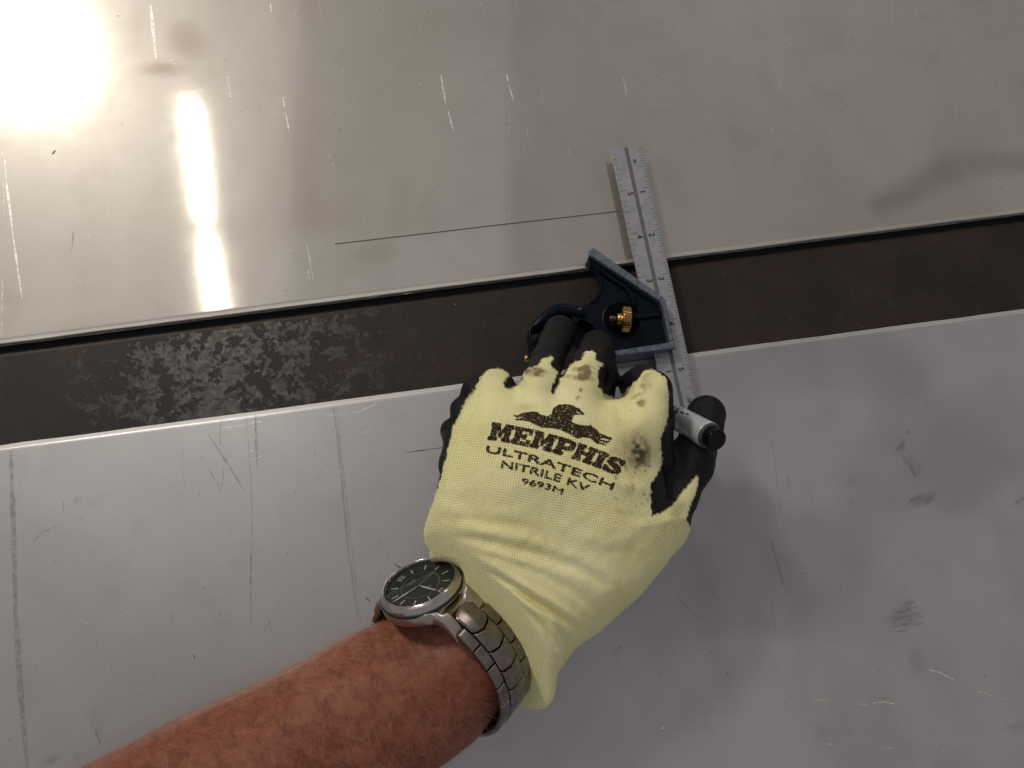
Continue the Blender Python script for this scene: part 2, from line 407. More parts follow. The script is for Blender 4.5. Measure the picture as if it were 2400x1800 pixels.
lo_marks = [
 ('scratches', MK_W, [([(511, 1005), (560, 998), (614, 988)], 4.5), ([(583, 1058), (596, 1054)], 2.5), ([(583, 1080), (615, 1069)], 3), ([(2178, 1570), (2205, 1577), (2240, 1596)], 2.8),
    ([(2290, 1619), (2330, 1632)], 2), ([(2045, 1648), (2070, 1645), (2098, 1650)], 2.5), ([(1549, 1710), (1558, 1702)], 5), ([(839, 966), (882, 946)], 3)], .003),
 ('faint_scratches', MK_WF, [([(760, 974), (800, 972), (845, 964)], 4), ([(844, 1017), (874, 1006)], 3.5), ([(868, 1056), (886, 1048)], 3), ([(1907, 1640), (1949, 1642)], 3), ([(2010, 1649), (2040, 1653)], 3),
    ([(1939, 1744), (1962, 1744)], 3), ([(2060, 1753), (2118, 1752)], 3), ([(1491, 1798), (1501, 1786)], 3), ([(2208, 1766), (2216, 1751)], 3), ([(747, 1480), (760, 1496)], 2.5), ([(2340, 1636), (2372, 1640)], 2.5)], .003),
 ('scuffs', MK_G, [([(25, 1055), (30, 1200), (37, 1447), (48, 1620), (65, 1810)], 15), ([(598, 964), (600, 1030), (603, 1099)], 6), ([(578, 974), (586, 1090), (591, 1200), (588, 1350), (587, 1535)], 2.6),
    ([(781, 950), (791, 1027), (815, 1273), (840, 1457)], 5), ([(789, 950), (800, 1070), (824, 1273), (845, 1457)], 3), ([(487, 1017), (526, 1075), (574, 1152)], 4.5), ([(487, 1094), (518, 1150)], 3.5),
    ([(517, 985), (516, 1045)], 3), ([(1810, 1025), (1820, 1124), (1832, 1214)], 2.6), ([(1807, 1268), (1822, 1323), (1837, 1373)], 7), ([(1837, 1373), (1860, 1400)], 3), ([(1581, 1383), (1608, 1423), (1668, 1467)], 2),
    ([(1808, 1430), (1822, 1488)], 2), ([(1846, 1118), (1852, 1150)], 3), ([(74, 1276), (95, 1250), (134, 1232)], 4), ([(587, 1300), (587, 1420)], 3), ([(215, 1690), (236, 1745)], 5), ([(1440, 1522), (1460, 1514)], 4), ([(505, 1000), (500, 990)], 3)], .003),
 ('flecks', MK_D, [([(950, 1061), (1000, 1054), (1050, 1047)], 2.6), ([(925, 1322), (947, 1336)], 3.4), ([(857, 1400), (868, 1410)], 3), ([(1728, 1278), (1729, 1279)], 4), ([(2308, 1582), (2310, 1583)], 5), ([(1756, 1250), (1758, 1251)], 4),
    ([(454, 1534), (457, 1544)], 3), ([(339, 1569), (340, 1570)], 4), ([(285, 1735), (286, 1736)], 4), ([(2197, 1083), (2198, 1084)], 4), ([(1361, 1666), (1362, 1667)], 3), ([(1477, 1542), (1478, 1543)], 3), ([(1417, 1519), (1418, 1520)], 3),
    ([(130, 1315), (132, 1317)], 3), ([(606, 1373), (607, 1374)], 3), ([(155, 1264), (156, 1265)], 3), ([(268, 1074), (269, 1075)], 3), ([(1705, 1576), (1705, 1580)], 3), ([(1548, 1580), (1549, 1583)], 3), ([(471, 1071), (473, 1073)], 3),
    ([(1552, 1644), (1553, 1645)], 3), ([(1997, 1174), (1995, 1177)], 3)], .003)]
up_marks.append(('fine_scratches', MK_WF, rand_marks(46, 0, 1500, -20, 560, 78, 9, 12, 70, .8, 1.8)+rand_marks(30, 1500, 2400, -20, 440, 70, 30, 10, 50, .8, 1.5)+rand_marks(26, 0, 1200, 560, 700, -8, 25, 8, 40, .8, 1.6), .0028))
up_marks.append(('dust', MK_D, rand_marks(46, 0, 2400, 0, 480, 0, 90, 1.2, 4, 1.2, 2.6), .0032))
lo_marks.append(('fine_scratches', MK_WF, rand_marks(36, 0, 2400, 1080, 1800, -8, 28, 10, 60, .8, 1.7), .0028))
lo_marks.append(('fine_scuffs', MK_G, rand_marks(14, 0, 1000, 1050, 1750, 85, 12, 15, 110, 1.2, 2.6)+rand_marks(12, 1650, 2400, 900, 1800, 80, 25, 12, 80, 1.2, 3)
    +[([(2040+x_, y_), (2040+x_+l_, y_-l_*.22)], 6) for x_, y_, l_ in ((58, 1436, 40), (82, 1428, 34), (55, 1452, 44), (88, 1452, 38), (52, 1470, 46), (96, 1466, 28), (80, 1414, 26), (62, 1481, 30), (100, 1440, 22))]
    +[([(2128, 1178), (2150, 1166), (2160, 1160)], 9), ([(2168, 1178), (2185, 1166)], 13), ([(2105, 1056), (2116, 1040)], 9), ([(2126, 1020), (2132, 1006)], 7), ([(2112, 1062), (2135, 1095), (2148, 1118)], 12), ([(2380, 1180), (2400, 1166)], 10)], .003))
lo_marks.append(('dust', MK_D, rand_marks(70, 0, 2400, 1060, 1800, 0, 90, 1.2, 4, 1.2, 2.8), .0032))
sheet('steel_sheet', U0, U1, +1, MAT_UP, stain_reflect_up, 'large shiny steel sheet above the dark bar, reflecting the lamps, pencil line on it', up_marks)
sheet('steel_sheet', L0, L1, -1, MAT_LO, stain_lo, 'large dull grey steel sheet below the dark bar, scuffed, under the arm', lo_marks)

# bar lying between the sheets, a little lower than their tops
bz = -.48
du = norm(U1-U0); nu_ = np.array([-du[1], du[0], 0])
us = np.linspace(-62, 62, 420); mid = (U0+U1)/2
edge_hi = mid + us[:, None]*du - nu_*.40
dl = norm(L1-L0); midl = (L0+L1)/2
edge_lo = midl + us[:, None]*dl - np.array([-dl[1], dl[0], 0])*(.25)
rows = []
for t in np.linspace(0, 1, 42): rows.append(edge_hi*(1-t)+edge_lo*t)
P = np.array(rows); 
wobb = (fbm(np.stack([us, us*0], 1), 1.2, 21)-.5)*.06
P[0] += nu_*wobb[:, None]; P[..., 2] = bz
P[0, :, 2] = bz-.05
nv, nuu = P.shape[:2]; V = P.reshape(-1, 3); px, py = proj(V)
wear_highlight = np.exp(-(np.abs(px-545)/320)**3)*.95 + .10*sstep(1500, 900, px)*sstep(.5, .7, fbm(V[:, :2], .35, 31))  # flaking scale, with the tube's highlight painted in as lighter metal
wear_highlight *= sstep(-.02, .05, (py-(806-.129*px)-28)/243)*.9+.1
idx = np.arange(nv*nuu).reshape(nv, nuu)
F = np.stack([idx[:-1, :-1].ravel(), idx[1:, :-1].ravel(), idx[1:, 1:].ravel(), idx[:-1, 1:].ravel()], 1).tolist()
base = len(V); hi = P[0].copy(); hi[:, 2] = -.94; lo = P[-1].copy(); lo[:, 2] = -.94
V = np.vstack([V, hi, lo]); wear_highlight = np.concatenate([wear_highlight, np.zeros(2*nuu)])
F += [[base+i, i, i+1, base+i+1] for i in range(nuu-1)]
l0 = (nv-1)*nuu
F += [[l0+i, base+nuu+i, base+nuu+i+1, l0+i+1] for i in range(nuu-1)]
bar = mk('steel_bar', V, F, MAT_BAR, None, True, {'wear_highlight': ('FLOAT', np.clip(wear_highlight, 0, 1))})
tag(bar, 'dark flat steel bar with flaking mill scale lying between the two sheets', 'metal bar')

# ------------------------------------------------------------------ combination square
def rule_metal():
    m = M('satin_rule_metal'); v = m.coord(); n = m.noise(v, 2.5, 5, .6); n2 = m.noise(v, 40, 3)
    m.l(m.mix(m.rng(n, .3, .7, 0, 1), (.30, .31, .335), (.39, .395, .42)), m.b.inputs['Base Color'])
    m.set(Metallic=.55, Roughness=.42); m.l(m.bump(n2, .15, .004), m.b.inputs['Normal']); return m.m
MAT_RULE = rule_metal()
MAT_GROOVE = plain('rule_groove', (.13, .13, .12), .6, .3)
MAT_INK = plain('engraved_ink', (.025, .025, .03), .6)
MAT_TICK = plain('worn_graduation', (.085, .085, .09), .6)
def blue_cast():
    m = M('blue_black_casting'); v = m.coord(); n = m.noise(v, 3, 4)
    m.l(m.mix(n, (.002, .004, .009), (.004, .007, .014)), m.b.inputs['Base Color']); m.set(Metallic=0, Roughness=.30); m.b.inputs['Specular IOR Level'].default_value = .13
    m.l(m.bump(m.noise(v, 18, 3), .2, .01), m.b.inputs['Normal']); return m.m
MAT_CAST = blue_cast()
def mach():
    m = M('machined_edge'); v = m.coord(); n = m.noise(v, 4, 4)
    m.l(m.mix(m.rng(n, .35, .65, 0, 1), (.10, .125, .165), (.19, .215, .26)), m.b.inputs['Base Color']); m.set(Metallic=.6, Roughness=.4); return m.m
MAT_MACH = mach()
def brass():
    m = M('brass'); v = m.coord(); n = m.noise(v, 3, 4)
    m.l(m.mix(n, (.50, .30, .10), (.62, .42, .17)), m.b.inputs['Base Color']); m.set(Metallic=1, Roughness=.27); return m.m
MAT_BRASS = brass()
MAT_BOLT = plain('dark_bolt', (.10, .10, .11), .35, .8)

ZR = 1.0
R0, R1 = PZ(1503, 340, ZR), PZ(1633, 929, ZR)
rd = norm(R1-R0); rn = np.array([rd[1], -rd[0], 0]); rn = rn if rn[0] < 0 else -rn     # rn points to the left edge
I = 2.745; RW = 1.92; RL = 6*I   # an inch on the rule
sq = empty('combination_square', PZ(1480, 720, 0), 'combination square with steel rule and blue-black head, lying across the dark bar', 'combination square')
def rp(s, t, z): p = R0+rd*s+rn*t; return np.array([p[0], p[1], z])
rule = MB()
g0, g1 = .86, 1.06
def slab(mb, s0, s1, t0_, t1_, z0, z1, ch=.02):
    V, F = prism([rp(s0, t0_, 0), rp(s1, t0_, 0), rp(s1, t1_, 0), rp(s0, t1_, 0)], z0, z1, ch); mb.add(V, F)
slab(rule, 0, RL, 0, g0, ZR-.09, ZR+.05); slab(rule, 0, RL, g1, RW, ZR-.09, ZR+.05)
ro = rule.build('rule', MAT_RULE, sq)
gm = MB(); slab(gm, .01, RL-.01, g0-.01, g1+.01, ZR-.088, ZR+.012, .0); gm.build('groove', MAT_GROOVE, ro)
# end stain at the tip of the groove
ticks = MB()
def tick(s, t_edge, ln, sign, wd=.018):
    V = [rp(s-wd, t_edge, ZR+.054), rp(s+wd, t_edge, ZR+.054), rp(s+wd, t_edge+sign*ln, ZR+.054), rp(s-wd, t_edge+sign*ln, ZR+.054)]
    ticks.add(V, [[0, 1, 2, 3]])
for k in range(1, 6*16):
    ln = .46 if k % 16 == 0 else .36 if k % 8 == 0 else .28 if k % 4 == 0 else .22 if k % 2 == 0 else .15
    tick(k*I/16, .03, ln, 1, .016)
for k in range(1, 6*8):
    ln = .50 if k % 8 == 0 else .36 if k % 4 == 0 else .28 if k % 2 == 0 else .2
    tick(k*I/8, RW-.03, ln, -1, .014)
for k in range(1, 32*1): tick(5*I+k*I/32, .03, .11, 1, .010)
ticks.build('graduations', MAT_TICK, ro, kind='stuff')
def text_mesh(txt, size=1.0, bold=0.0):
    cu = bpy.data.curves.new('t', 'FONT'); cu.body = txt; cu.size = size; cu.offset = bold; cu.align_x = 'CENTER'; cu.align_y = 'CENTER'; cu.resolution_u = 5
    o = bpy.data.objects.new('t', cu); COL.objects.link(o); bpy.context.view_layer.update()
    me = o.to_mesh(); me.calc_loop_triangles()
    V = np.array([v.co[:2] for v in me.vertices]); T = [list(t.vertices) for t in me.loop_triangles]
    o.to_mesh_clear(); bpy.data.objects.remove(o); return V, T
def rule_digit(txt, s, t, up, size=.5):
    V, T = text_mesh(txt, size, .012); r_ = -rd if up > 0 else rd          # up > 0: glyph top to the left edge
    u_ = rn if up > 0 else -rn
    P = [rp(0, 0, 0)*0 + np.array([*(R0+rd*s+rn*t)[:2], ZR+.056]) + r_*v[0]*1.0 + u_*v[1] for v in V]
    for p in P: p[2] = ZR+.056
    mb = MB().add(P, T); mb.build('numeral', MAT_INK, ro)
for n_ in range(1, 6): rule_digit(str(n_), n_*I+.24, .58, -1, .48)
rule_digit('16', 5.76*I, .50, -1, .3); rule_digit('32', .36*I, .62, -1, .27)
for n_ in range(1, 6): rule_digit(str(n_), (6-n_)*I+.26, RW-.62, -1, .48)

K1 = lambda x, y: (1200+x/4.254, 560+y/4.254)                # from an enlarged look at the head
def KP(x, y, z): return PZ(*K1(x, y), z)
ZT = 1.95                                                     # top of the flanges
head_pts = [(790, 150), (1460, 610), (1520, 700), (1600, 1050), (1080, 1135), (1000, 1145), (900, 1150), (700, 1010), (560, 880), (420, 740)]
web = MB()
tri = [(785, 120), (1475, 590), (1515, 660), (1600, 1060), (1050, 1140), (960, 1120), (900, 1000), (800, 860), (700, 800), (620, 860), (560, 900), (600, 780), (530, 690),
       (700, 670), (800, 620), (880, 520), (900, 420), (860, 310), (770, 190)]
web.add(*prism([KP(x, y, 1.3) for x, y in tri][::-1], .02, 1.32, .04))
hd = web.build('head', MAT_CAST, sq)
ring = MB()                                                   # curved finger grip left of the head
oc = [(720, 660), (620, 655), (530, 632), (440, 640), (350, 690), (270, 760), (205, 830), (165, 890), (165, 960), (185, 1070), (215, 1140), (330, 1230)]
ic = [(740, 790), (640, 760), (540, 735), (460, 745), (390, 775), (340, 830), (290, 880), (200, 895), (198, 960), (215, 1050), (250, 1100), (350, 1180)]
oc2 = [KP(x, y, 1.5) for x, y in oc]; ic2 = [KP(x, y, 1.5) for x, y in ic]
V = []; F = []; n = len(oc2)
for a_, b_ in zip(oc2, ic2):
    m_ = (a_+b_)/2
    for p, z in ((a_, .05), (a_, 1.35), (m_*.35+a_*.65, 1.5), (m_*.35+b_*.65, 1.5), (b_, 1.35), (b_, .05)): V.append([p[0], p[1], z])
for i in range(n-1):
    for k in range(6): k2 = (k+1) % 6; F.append([i*6+k, i*6+k2, i*6+6+k2, i*6+6+k])
F += [list(range(6)), [(n-1)*6+k for k in range(6)][::-1]]
ring.add(V, F); ring.build('grip', MAT_CAST, sq, smooth=True)
def flange(name, pts, z0, z1, mat, ch=.05):
    mb = MB(); mb.add(*prism([KP(x, y, z1) for x, y in pts], z0, z1, ch)); return mb.build(name, mat, hd)
flange('mitre_edge', [(810, 88), (835, 100), (1440, 530), (1505, 578), (1470, 622), (1400, 575), (770, 160), (765, 120)], .02, ZT, MAT_MACH)
flange('rule_edge', [(1505, 578), (1530, 600), (1612, 1000), (1570, 1030), (1500, 680), (1470, 622)], 1.12, ZT-.003, MAT_MACH)
flange('fence', [(1612, 1000), (1632, 1085), (1050, 1165), (900, 1180), (900, 1120), (1050, 1108), (1560, 1032), (1570, 1030)], .02, ZT-.006, MAT_MACH)
flange('web_rib', [(1210, 740), (1500, 720), (1505, 762), (1215, 800)], 1.2, 1.55, MAT_CAST)
flange('web_rib', [(770, 190), (880, 270), (1000, 370), (1150, 460), (1200, 530), (1235, 620), (1215, 680), (1190, 600), (1140, 500), (980, 400), (850, 300)], 1.2, 1.62, MAT_CAST, .04)
flange('web_rib', [(770, 190), (830, 270), (890, 370), (908, 450), (885, 540), (800, 640), (790, 625), (868, 530), (888, 440), (868, 370), (812, 280), (758, 200)], 1.2, 1.5, MAT_CAST, .02)
pk = MB(); c_ = KP(1100, 805, 1.3)                              # dark round pocket behind the nut: a raised rim
V, F = [], []; seg = 48
for k in range(seg):
    a_ = 2*math.pi*k/seg; d_ = np.array([math.cos(a_), math.sin(a_), 0])
    for r_, z in ((1.20, 1.3), (1.15, 1.345), (1.10, 1.35), (1.04, 1.325)): V.append(c_*[1, 1, 0]+d_*r_+[0, 0, z])
for k in range(seg):
    for j in range(3): k2 = (k+1) % seg; F.append([k*4+j, k2*4+j, k2*4+j+1, k*4+j+1])
pk.add(V, F); pk.build('pocket_rim', MAT_CAST, hd, True)
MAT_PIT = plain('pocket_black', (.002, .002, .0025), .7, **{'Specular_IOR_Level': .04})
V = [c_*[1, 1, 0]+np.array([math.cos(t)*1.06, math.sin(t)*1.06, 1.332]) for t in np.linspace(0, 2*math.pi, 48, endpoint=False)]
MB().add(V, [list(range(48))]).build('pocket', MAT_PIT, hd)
# knurled brass nut on its bolt
ax = norm(KP(1190, 800, 2)-KP(1050, 790, 2)); no = KP(1045, 795, 2.1); no[2] = 2.05
ka = lambda k, h: 1.0 if (h < .30) else (1.0 if k % 2 else .93)
nut = lathe([(.10, .0), (.30, .0), (.36, .05), (.36, .18), (.33, .26), (.42, .285)], no, ax, 48)
nb_ = MB().add(*nut).build('lock_nut', MAT_BRASS, sq, True)
kn = lathe([(.45, .25), (.64, .26), (.71, .31), (.72, .34), (.72, .70), (.71, .73), (.64, .78), (.4, .79)], no, ax, 104, wob=lambda k, h: (1.0 if k % 4 < 2 else .89) if .32 < h < .72 else 1)
MB().add(*kn).build('knurled_ring', MAT_BRASS, nb_, False)
MB().add(*lathe([(.05, -.42), (.15, -.40), (.17, -.34), (.17, .02)], no, ax, 20)).build('bolt', MAT_BOLT, sq, True)
so = KP(150, 1190, 1.0)
MB().add(*lathe([(.04, -.20), (.15, -.17), (.21, -.06), (.21, .06), (.15, .14), (.10, .16), (.10, .9)], so, norm([1, .35, 0]), 24)).build('scriber_knob', MAT_BRASS, sq, True)

# ------------------------------------------------------------------ gloved hand (solid built from a distance field)
ZC = [(700, 8.2), (900, 8.4), (1000, 8.6), (1150, 8.3), (1300, 7.1), (1450, 6.1), (1600, 5.6), (1800, 5.4)]
HH = [(700, 1.3), (900, 1.45), (1000, 1.7), (1150, 2.0), (1300, 2.4), (1450, 2.9), (1600, 3.1), (1800, 3.1)]
def zc_px(py): return np.interp(py, [a for a, b in ZC], [b for a, b in ZC])
body_px = [(985, 1340), (1001, 1312), (1008, 1290), (998, 1276), (995, 1253), (1008, 1212), (1018, 1168), (1030, 1117), (1042, 1065), (1058, 1015), (1078, 972), (1100, 935), (1128, 915), (1200, 922),
           (1300, 932), (1400, 934), (1450, 938), (1515, 930), (1556, 962), (1560, 1000), (1550, 1050), (1552, 1100), (1560, 1165), (1600, 1200), (1610, 1215), (1594, 1246), (1553, 1317), (1492, 1402),
           (1401, 1483), (1350, 1517), (1322, 1554), (1302, 1578), (1298, 1605), (1290, 1660), (1250, 1750), (1000, 1750), (900, 1500)]
body = np.array([PZ(x, y, zc_px(y))[:2] for x, y in body_px])
# watch / wrist frame, worked out in the view frame at the wrist
WPX, WPY, WD = 1057, 1532, 43.3
e3 = -norm(ray(WPX, WPY)); e1 = norm(RGT - e3*(RGT@e3)); e2 = np.cross(e1, e3)           # right, down, toward the viewer
e2 = e2 if e2@(-UPV) > 0 else -e2
loc = lambda a, b, c: e1*a+e2*b+e3*c
WA = norm(loc(.594, -.653, -.47))                   # axis of the bracelet loop, pointing to the hand
WU = norm(loc(.74, .673, 0)); WU = norm(WU-WA*(WU@WA))
WW = np.cross(WU, WA); WW = WW if WW@e3 > 0 else -WW
WC = PD(WPX, WPY, WD)
phi = math.radians(45)
DN = norm(-WU*math.sin(phi)+WW*math.cos(phi))          # dial normal
DX = norm(WU*math.cos(phi)+WW*math.sin(phi))           # toward 6 o'clock
DY = WA                                                # toward the hand
DR = 4.32
dial_c = WC+DN*DR
# slide the watch so that the dial centre falls where the picture has it
tgt = ray(984, 1371); tt = ((dial_c-C)@DN)/(tgt@DN); shift = (C+tgt*tt)-dial_c
dsx, dsy = float(shift@DX), float(shift@DY)
print('dial shift', dsx, dsy, 'z', dial_c[2])
dial_c = dial_c+DX*dsx*.9+DY*dsy*.9; CASE = dial_c-DN*.47
LC = WC + DY*dsy*.9

vox = .075
gx0, gx1 = -5.2, 12.6; gy0, gy1 = -19.5, 4.8; gz0, gz1 = .4, 11.4
X = np.arange(gx0, gx1, vox, dtype=np.float32); Y = np.arange(gy0, gy1, vox, dtype=np.float32); Z = np.arange(gz0, gz1, vox, dtype=np.float32)
XX, YY = np.meshgrid(X, Y, indexing='ij')
# image row of every column (at its own height), for the height profile of the hand
rowpx = np.full(XX.shape, 1200.0)
for it in range(4):
    zz = zc_px(rowpx); _, rowpx = proj(np.stack([XX, YY, zz], -1))
zc2 = np.interp(rowpx, [a for a, b in ZC], [b for a, b in ZC]).astype(np.float32)
hh2 = np.interp(rowpx, [a for a, b in HH], [b for a, b in HH]).astype(np.float32)
colpx, _ = proj(np.stack([XX, YY, zc2], -1))
d2 = dpoly(XX, YY, body); d2 = np.where(inpoly(XX, YY, body), -d2, d2).astype(np.float32)
# knuckles and tendons as gentle swellings of the back of the hand
top = np.zeros_like(d2)
def gpt(px, py, sx, amp, dz=1.5):
    p = PZ(px, py, zc_px(py)+dz); return amp*np.exp(-((XX-p[0])**2+(YY-p[1])**2)/(2*sx*sx))
for a_ in ((1175, 950, .8, .16), (1262, 940, .8, .22), (1352, 945, .85, .26), (1500, 980, .9, .25)): top += gpt(*a_)
for a_ in ((1215, 985, .6, -.10), (1310, 985, .6, -.12), (1430, 1010, .8, -.20)): top += gpt(*a_)
def fold(pts, wdt, amp, dz=2.2):
    q = np.array([PZ(x, y, zc_px(y)+dz)[:2] for x, y in pts]); d_ = dpoly(XX, YY, q, False)
    L = np.hypot(*(q[-1]-q[0])); t = ((XX-q[0][0])*(q[-1]-q[0])[0]+(YY-q[0][1])*(q[-1]-q[0])[1])/L/L
    fade = sstep(-.15, .2, t)*sstep(1.15, .8, t)
    return -amp*np.exp(-(d_/wdt)**2)*fade + amp*.55*np.exp(-((d_-wdt*1.9)/(wdt*1.1))**2)*fade
top += fold([(1040, 1250), (1062, 1254), (1153, 1273), (1255, 1297), (1350, 1330), (1420, 1372)], .24, .16)
top += fold([(1010, 1292), (1028, 1304), (1096, 1324), (1153, 1347), (1221, 1388), (1289, 1429), (1360, 1480)], .17, .34)
top += fold([(1090, 1335), (1120, 1352), (1187, 1398), (1255, 1456), (1306, 1517)], .16, .18)
top += fold([(1190, 1370), (1255, 1418), (1305, 1470), (1340, 1510)], .18, .10)
top += fold([(1130, 1385), (1200, 1440), (1250, 1500), (1289, 1570)], .2, .12)
top += fold([(1000, 1222), (1069, 1219), (1180, 1228), (1260, 1245)], .28, .07)
for q0, a0, w0 in (([(1150, 1440), (1205, 1500), (1250, 1580)], .16, .11), ([(1225, 1415), (1280, 1480), (1310, 1540)], .14, .10), ([(1060, 1330), (1120, 1372), (1180, 1425), (1225, 1490)], .14, .11),
                   ([(1260, 1340), (1340, 1385), (1410, 1440)], .12, .14), ([(1080, 1290), (1180, 1312), (1260, 1345)], .12, .12), ([(1010, 1262), (1060, 1275), (1120, 1290)], .12, .10),
                   ([(1490, 1000), (1455, 1040), (1440, 1080)], .08, .2), ([(1545, 1230), (1500, 1260), (1470, 1310)], .08, .2), ([(1400, 1300), (1480, 1290), (1540, 1255)], .07, .22)): top += fold(q0, w0*1.2, a0*.42)
top += fold([(1350, 1290), (1430, 1320), (1500, 1330)], .5, .06)
top += (fbm(np.stack([XX.ravel(), YY.ravel()], 1), 2.2, 43, 3).reshape(XX.shape)-.5)*.09
top += (fbm(np.stack([XX.ravel(), YY.ravel()], 1), .45, 41, 2).reshape(XX.shape)-.5)*.22
top = top.astype(np.float32)
p_ = (1-np.minimum(-d2/3.9, 1)).astype(np.float32)[:, :, None]
zr = Z[None, None, :]-zc2[:, :, None]
q_ = np.abs(zr)/(hh2+top)[:, :, None]
k_ = np.sqrt(p_*p_+q_*q_)+1e-6
SD = k_*(k_-1)/np.sqrt((p_/3.9)**2+(q_/hh2[:, :, None])**2+1e-6)
del p_, q_, k_, zr
# clip the cuff along the plane of the bracelet, with a rolled hem
hem = (XX[:, :, None]*WA[0]+YY[:, :, None]*WA[1]+Z[None, None, :]*WA[2]-LC@WA).astype(np.float32)
SD = SD - .12*np.exp(-((hem-1.55)/.32)**2)
cl = 1.12-hem
kk = .25; hmx = np.clip(.5-.5*(SD-cl)/kk, 0, 1)
SD = SD*(1-hmx)+cl*hmx + kk*hmx*(1-hmx)
del hem, cl, hmx
def carve_case():                                   # the knit gives way around the watch case
    global SD
    G = [XX[:, :, None]-CASE[0], YY[:, :, None]-CASE[1], Z[None, None, :]-CASE[2]]
    ht = (G[0]*DN[0]+G[1]*DN[1]+G[2]*DN[2]).astype(np.float32)
    ax2 = e3/(e3@DN); hp_ = np.clip(ht-.1, 0, 3)                # above the case the clearance leans with the folded-back cuff
    G = [G[i]-ax2[i]*hp_-DN[i]*(ht-hp_) for i in range(3)]
    r_ = np.sqrt(G[0]**2+G[1]**2+G[2]**2).astype(np.float32)
    cyl = np.maximum(r_-2.08, -.45-ht)
    k = .2; h = np.clip(.5-.5*(SD+cyl)/k, 0, 1)
    SD = (SD*(1-h)-cyl*h+k*h*(1-h)).astype(np.float32)
carve_case()
def capsule(a_, b_, ra, rb, k):
    global SD
    a_, b_ = np.array(a_), np.array(b_); m_ = max(ra, rb)+k+.35
    lo_ = np.minimum(a_, b_)-m_; hi_ = np.maximum(a_, b_)+m_
    ix = slice(max(0, int((lo_[0]-gx0)/vox)), max(0, int((hi_[0]-gx0)/vox)+1)); iy = slice(max(0, int((lo_[1]-gy0)/vox)), max(0, int((hi_[1]-gy0)/vox)+1)); iz = slice(max(0, int((lo_[2]-gz0)/vox)), max(0, int((hi_[2]-gz0)/vox)+1))
    x = X[ix][:, None, None]-a_[0]; y = Y[iy][None, :, None]-a_[1]; z = Z[iz][None, None, :]-a_[2]
    d_ = b_-a_; L = d_@d_
    t = np.clip((x*d_[0]+y*d_[1]+z*d_[2])/L, 0, 1)
    s = np.sqrt((x-t*d_[0])**2+(y-t*d_[1])**2+(z-t*d_[2])**2)-(ra+(rb-ra)*t)
    A = SD[ix, iy, iz]; h = np.clip(.5+.5*(A-s)/k, 0, 1)
    SD[ix, iy, iz] = (A*(1-h)+s*h-k*h*(1-h)).astype(np.float32)
def chain(pts, k0=.5, k=.35):
    for i in range(len(pts)-1):
        (x, y, z, r), (x2, y2, z2, r2) = pts[i], pts[i+1]
        capsule(PZ(x, y, z), PZ(x2, y2, z2), r, r2, k0 if i == 0 else k)
FING = [
 [(1262, 985, 8.7, 1.0), (1266, 900, 8.75, .86), (1282, 848, 6.6, .82), (1300, 806, 4.3, .80), (1312, 777, 2.7, .84), (1313, 774, 2.3, .82)],        # ring finger
 [(1345, 985, 8.8, 1.05), (1366, 898, 9.0, .90), (1382, 858, 6.9, .92), (1395, 832, 4.6, .93), (1398, 814, 3.1, .95)],        # middle finger
 [(1165, 975, 8.5, .95), (1163, 906, 8.5, .78), (1158, 905, 6.4, .78), (1165, 935, 4.6, .75), (1185, 960, 4.2, .72)],         # little finger, curled
 [(1500, 1010, 8.6, 1.15), (1528, 915, 8.7, .92), (1508, 898, 6.9, .88), (1492, 905, 5.0, .84), (1510, 950, 4.1, .76), (1530, 985, 4.3, .66)],   # index finger, bent over the marker
]
for f_ in FING: chain(f_, .6, .3)
chain([(1395, 960, 7.0, .9), (1408, 880, 5.0, .85), (1404, 835, 4.0, .8)], .4, .3)
chain([(1540, 1080, 7.4, .8), (1547, 985, 6.6, .68), (1540, 920, 6.6, .80)], .4, .3)
chain([(1110, 1010, 6.6, 1.0), (1098, 965, 6.3, .72), (1118, 915, 6.6, .7), (1150, 905, 6.2, .72)], .4, .3)       # edge of the palm
chain([(1090, 1050, 6.8, 1.1), (1062, 1010, 6.0, .62), (1060, 1018, 5.8, .55)], .25, .15)
chain([(1092, 985, 6.6, .7), (1082, 960, 6.2, .6)], .2, .15)
chain([(1100, 1120, 6.8, 1.4), (1075, 1090, 6.6, 1.0)], .4, .3)
# thumb and its web
chain([(1460, 1310, 6.8, 1.4), (1548, 1230, 7.0, 1.25), (1584, 1165, 6.8, 1.0), (1617, 1088, 6.2, 1.14), (1645, 1010, 5.6, .98), (1655, 972, 5.2, 1.02)], .8, .4)
chain([(1480, 1200, 6.3, 1.4), (1560, 1130, 6.2, 1.1), (1600, 1080, 6.0, .9)], .6, .5)
import openvdb
g = openvdb.FloatGrid(); g.background = 3.0
pad = np.full((SD.shape[0]+2, SD.shape[1]+2, SD.shape[2]+2), 3.0, np.float32); pad[1:-1, 1:-1, 1:-1] = SD
g.copyFromArray(pad); del pad
gv, gt, gq = g.convertToPolygons(0.0, 0.0)
gv = np.asarray(gv, float); GV = np.stack([gx0+(gv[:, 0]-1)*vox, gy0+(gv[:, 1]-1)*vox, gz0+(gv[:, 2]-1)*vox], 1)
GF = [list(map(int, f[::-1])) for f in gq] + [list(map(int, f[::-1])) for f in gt]
del SD, g
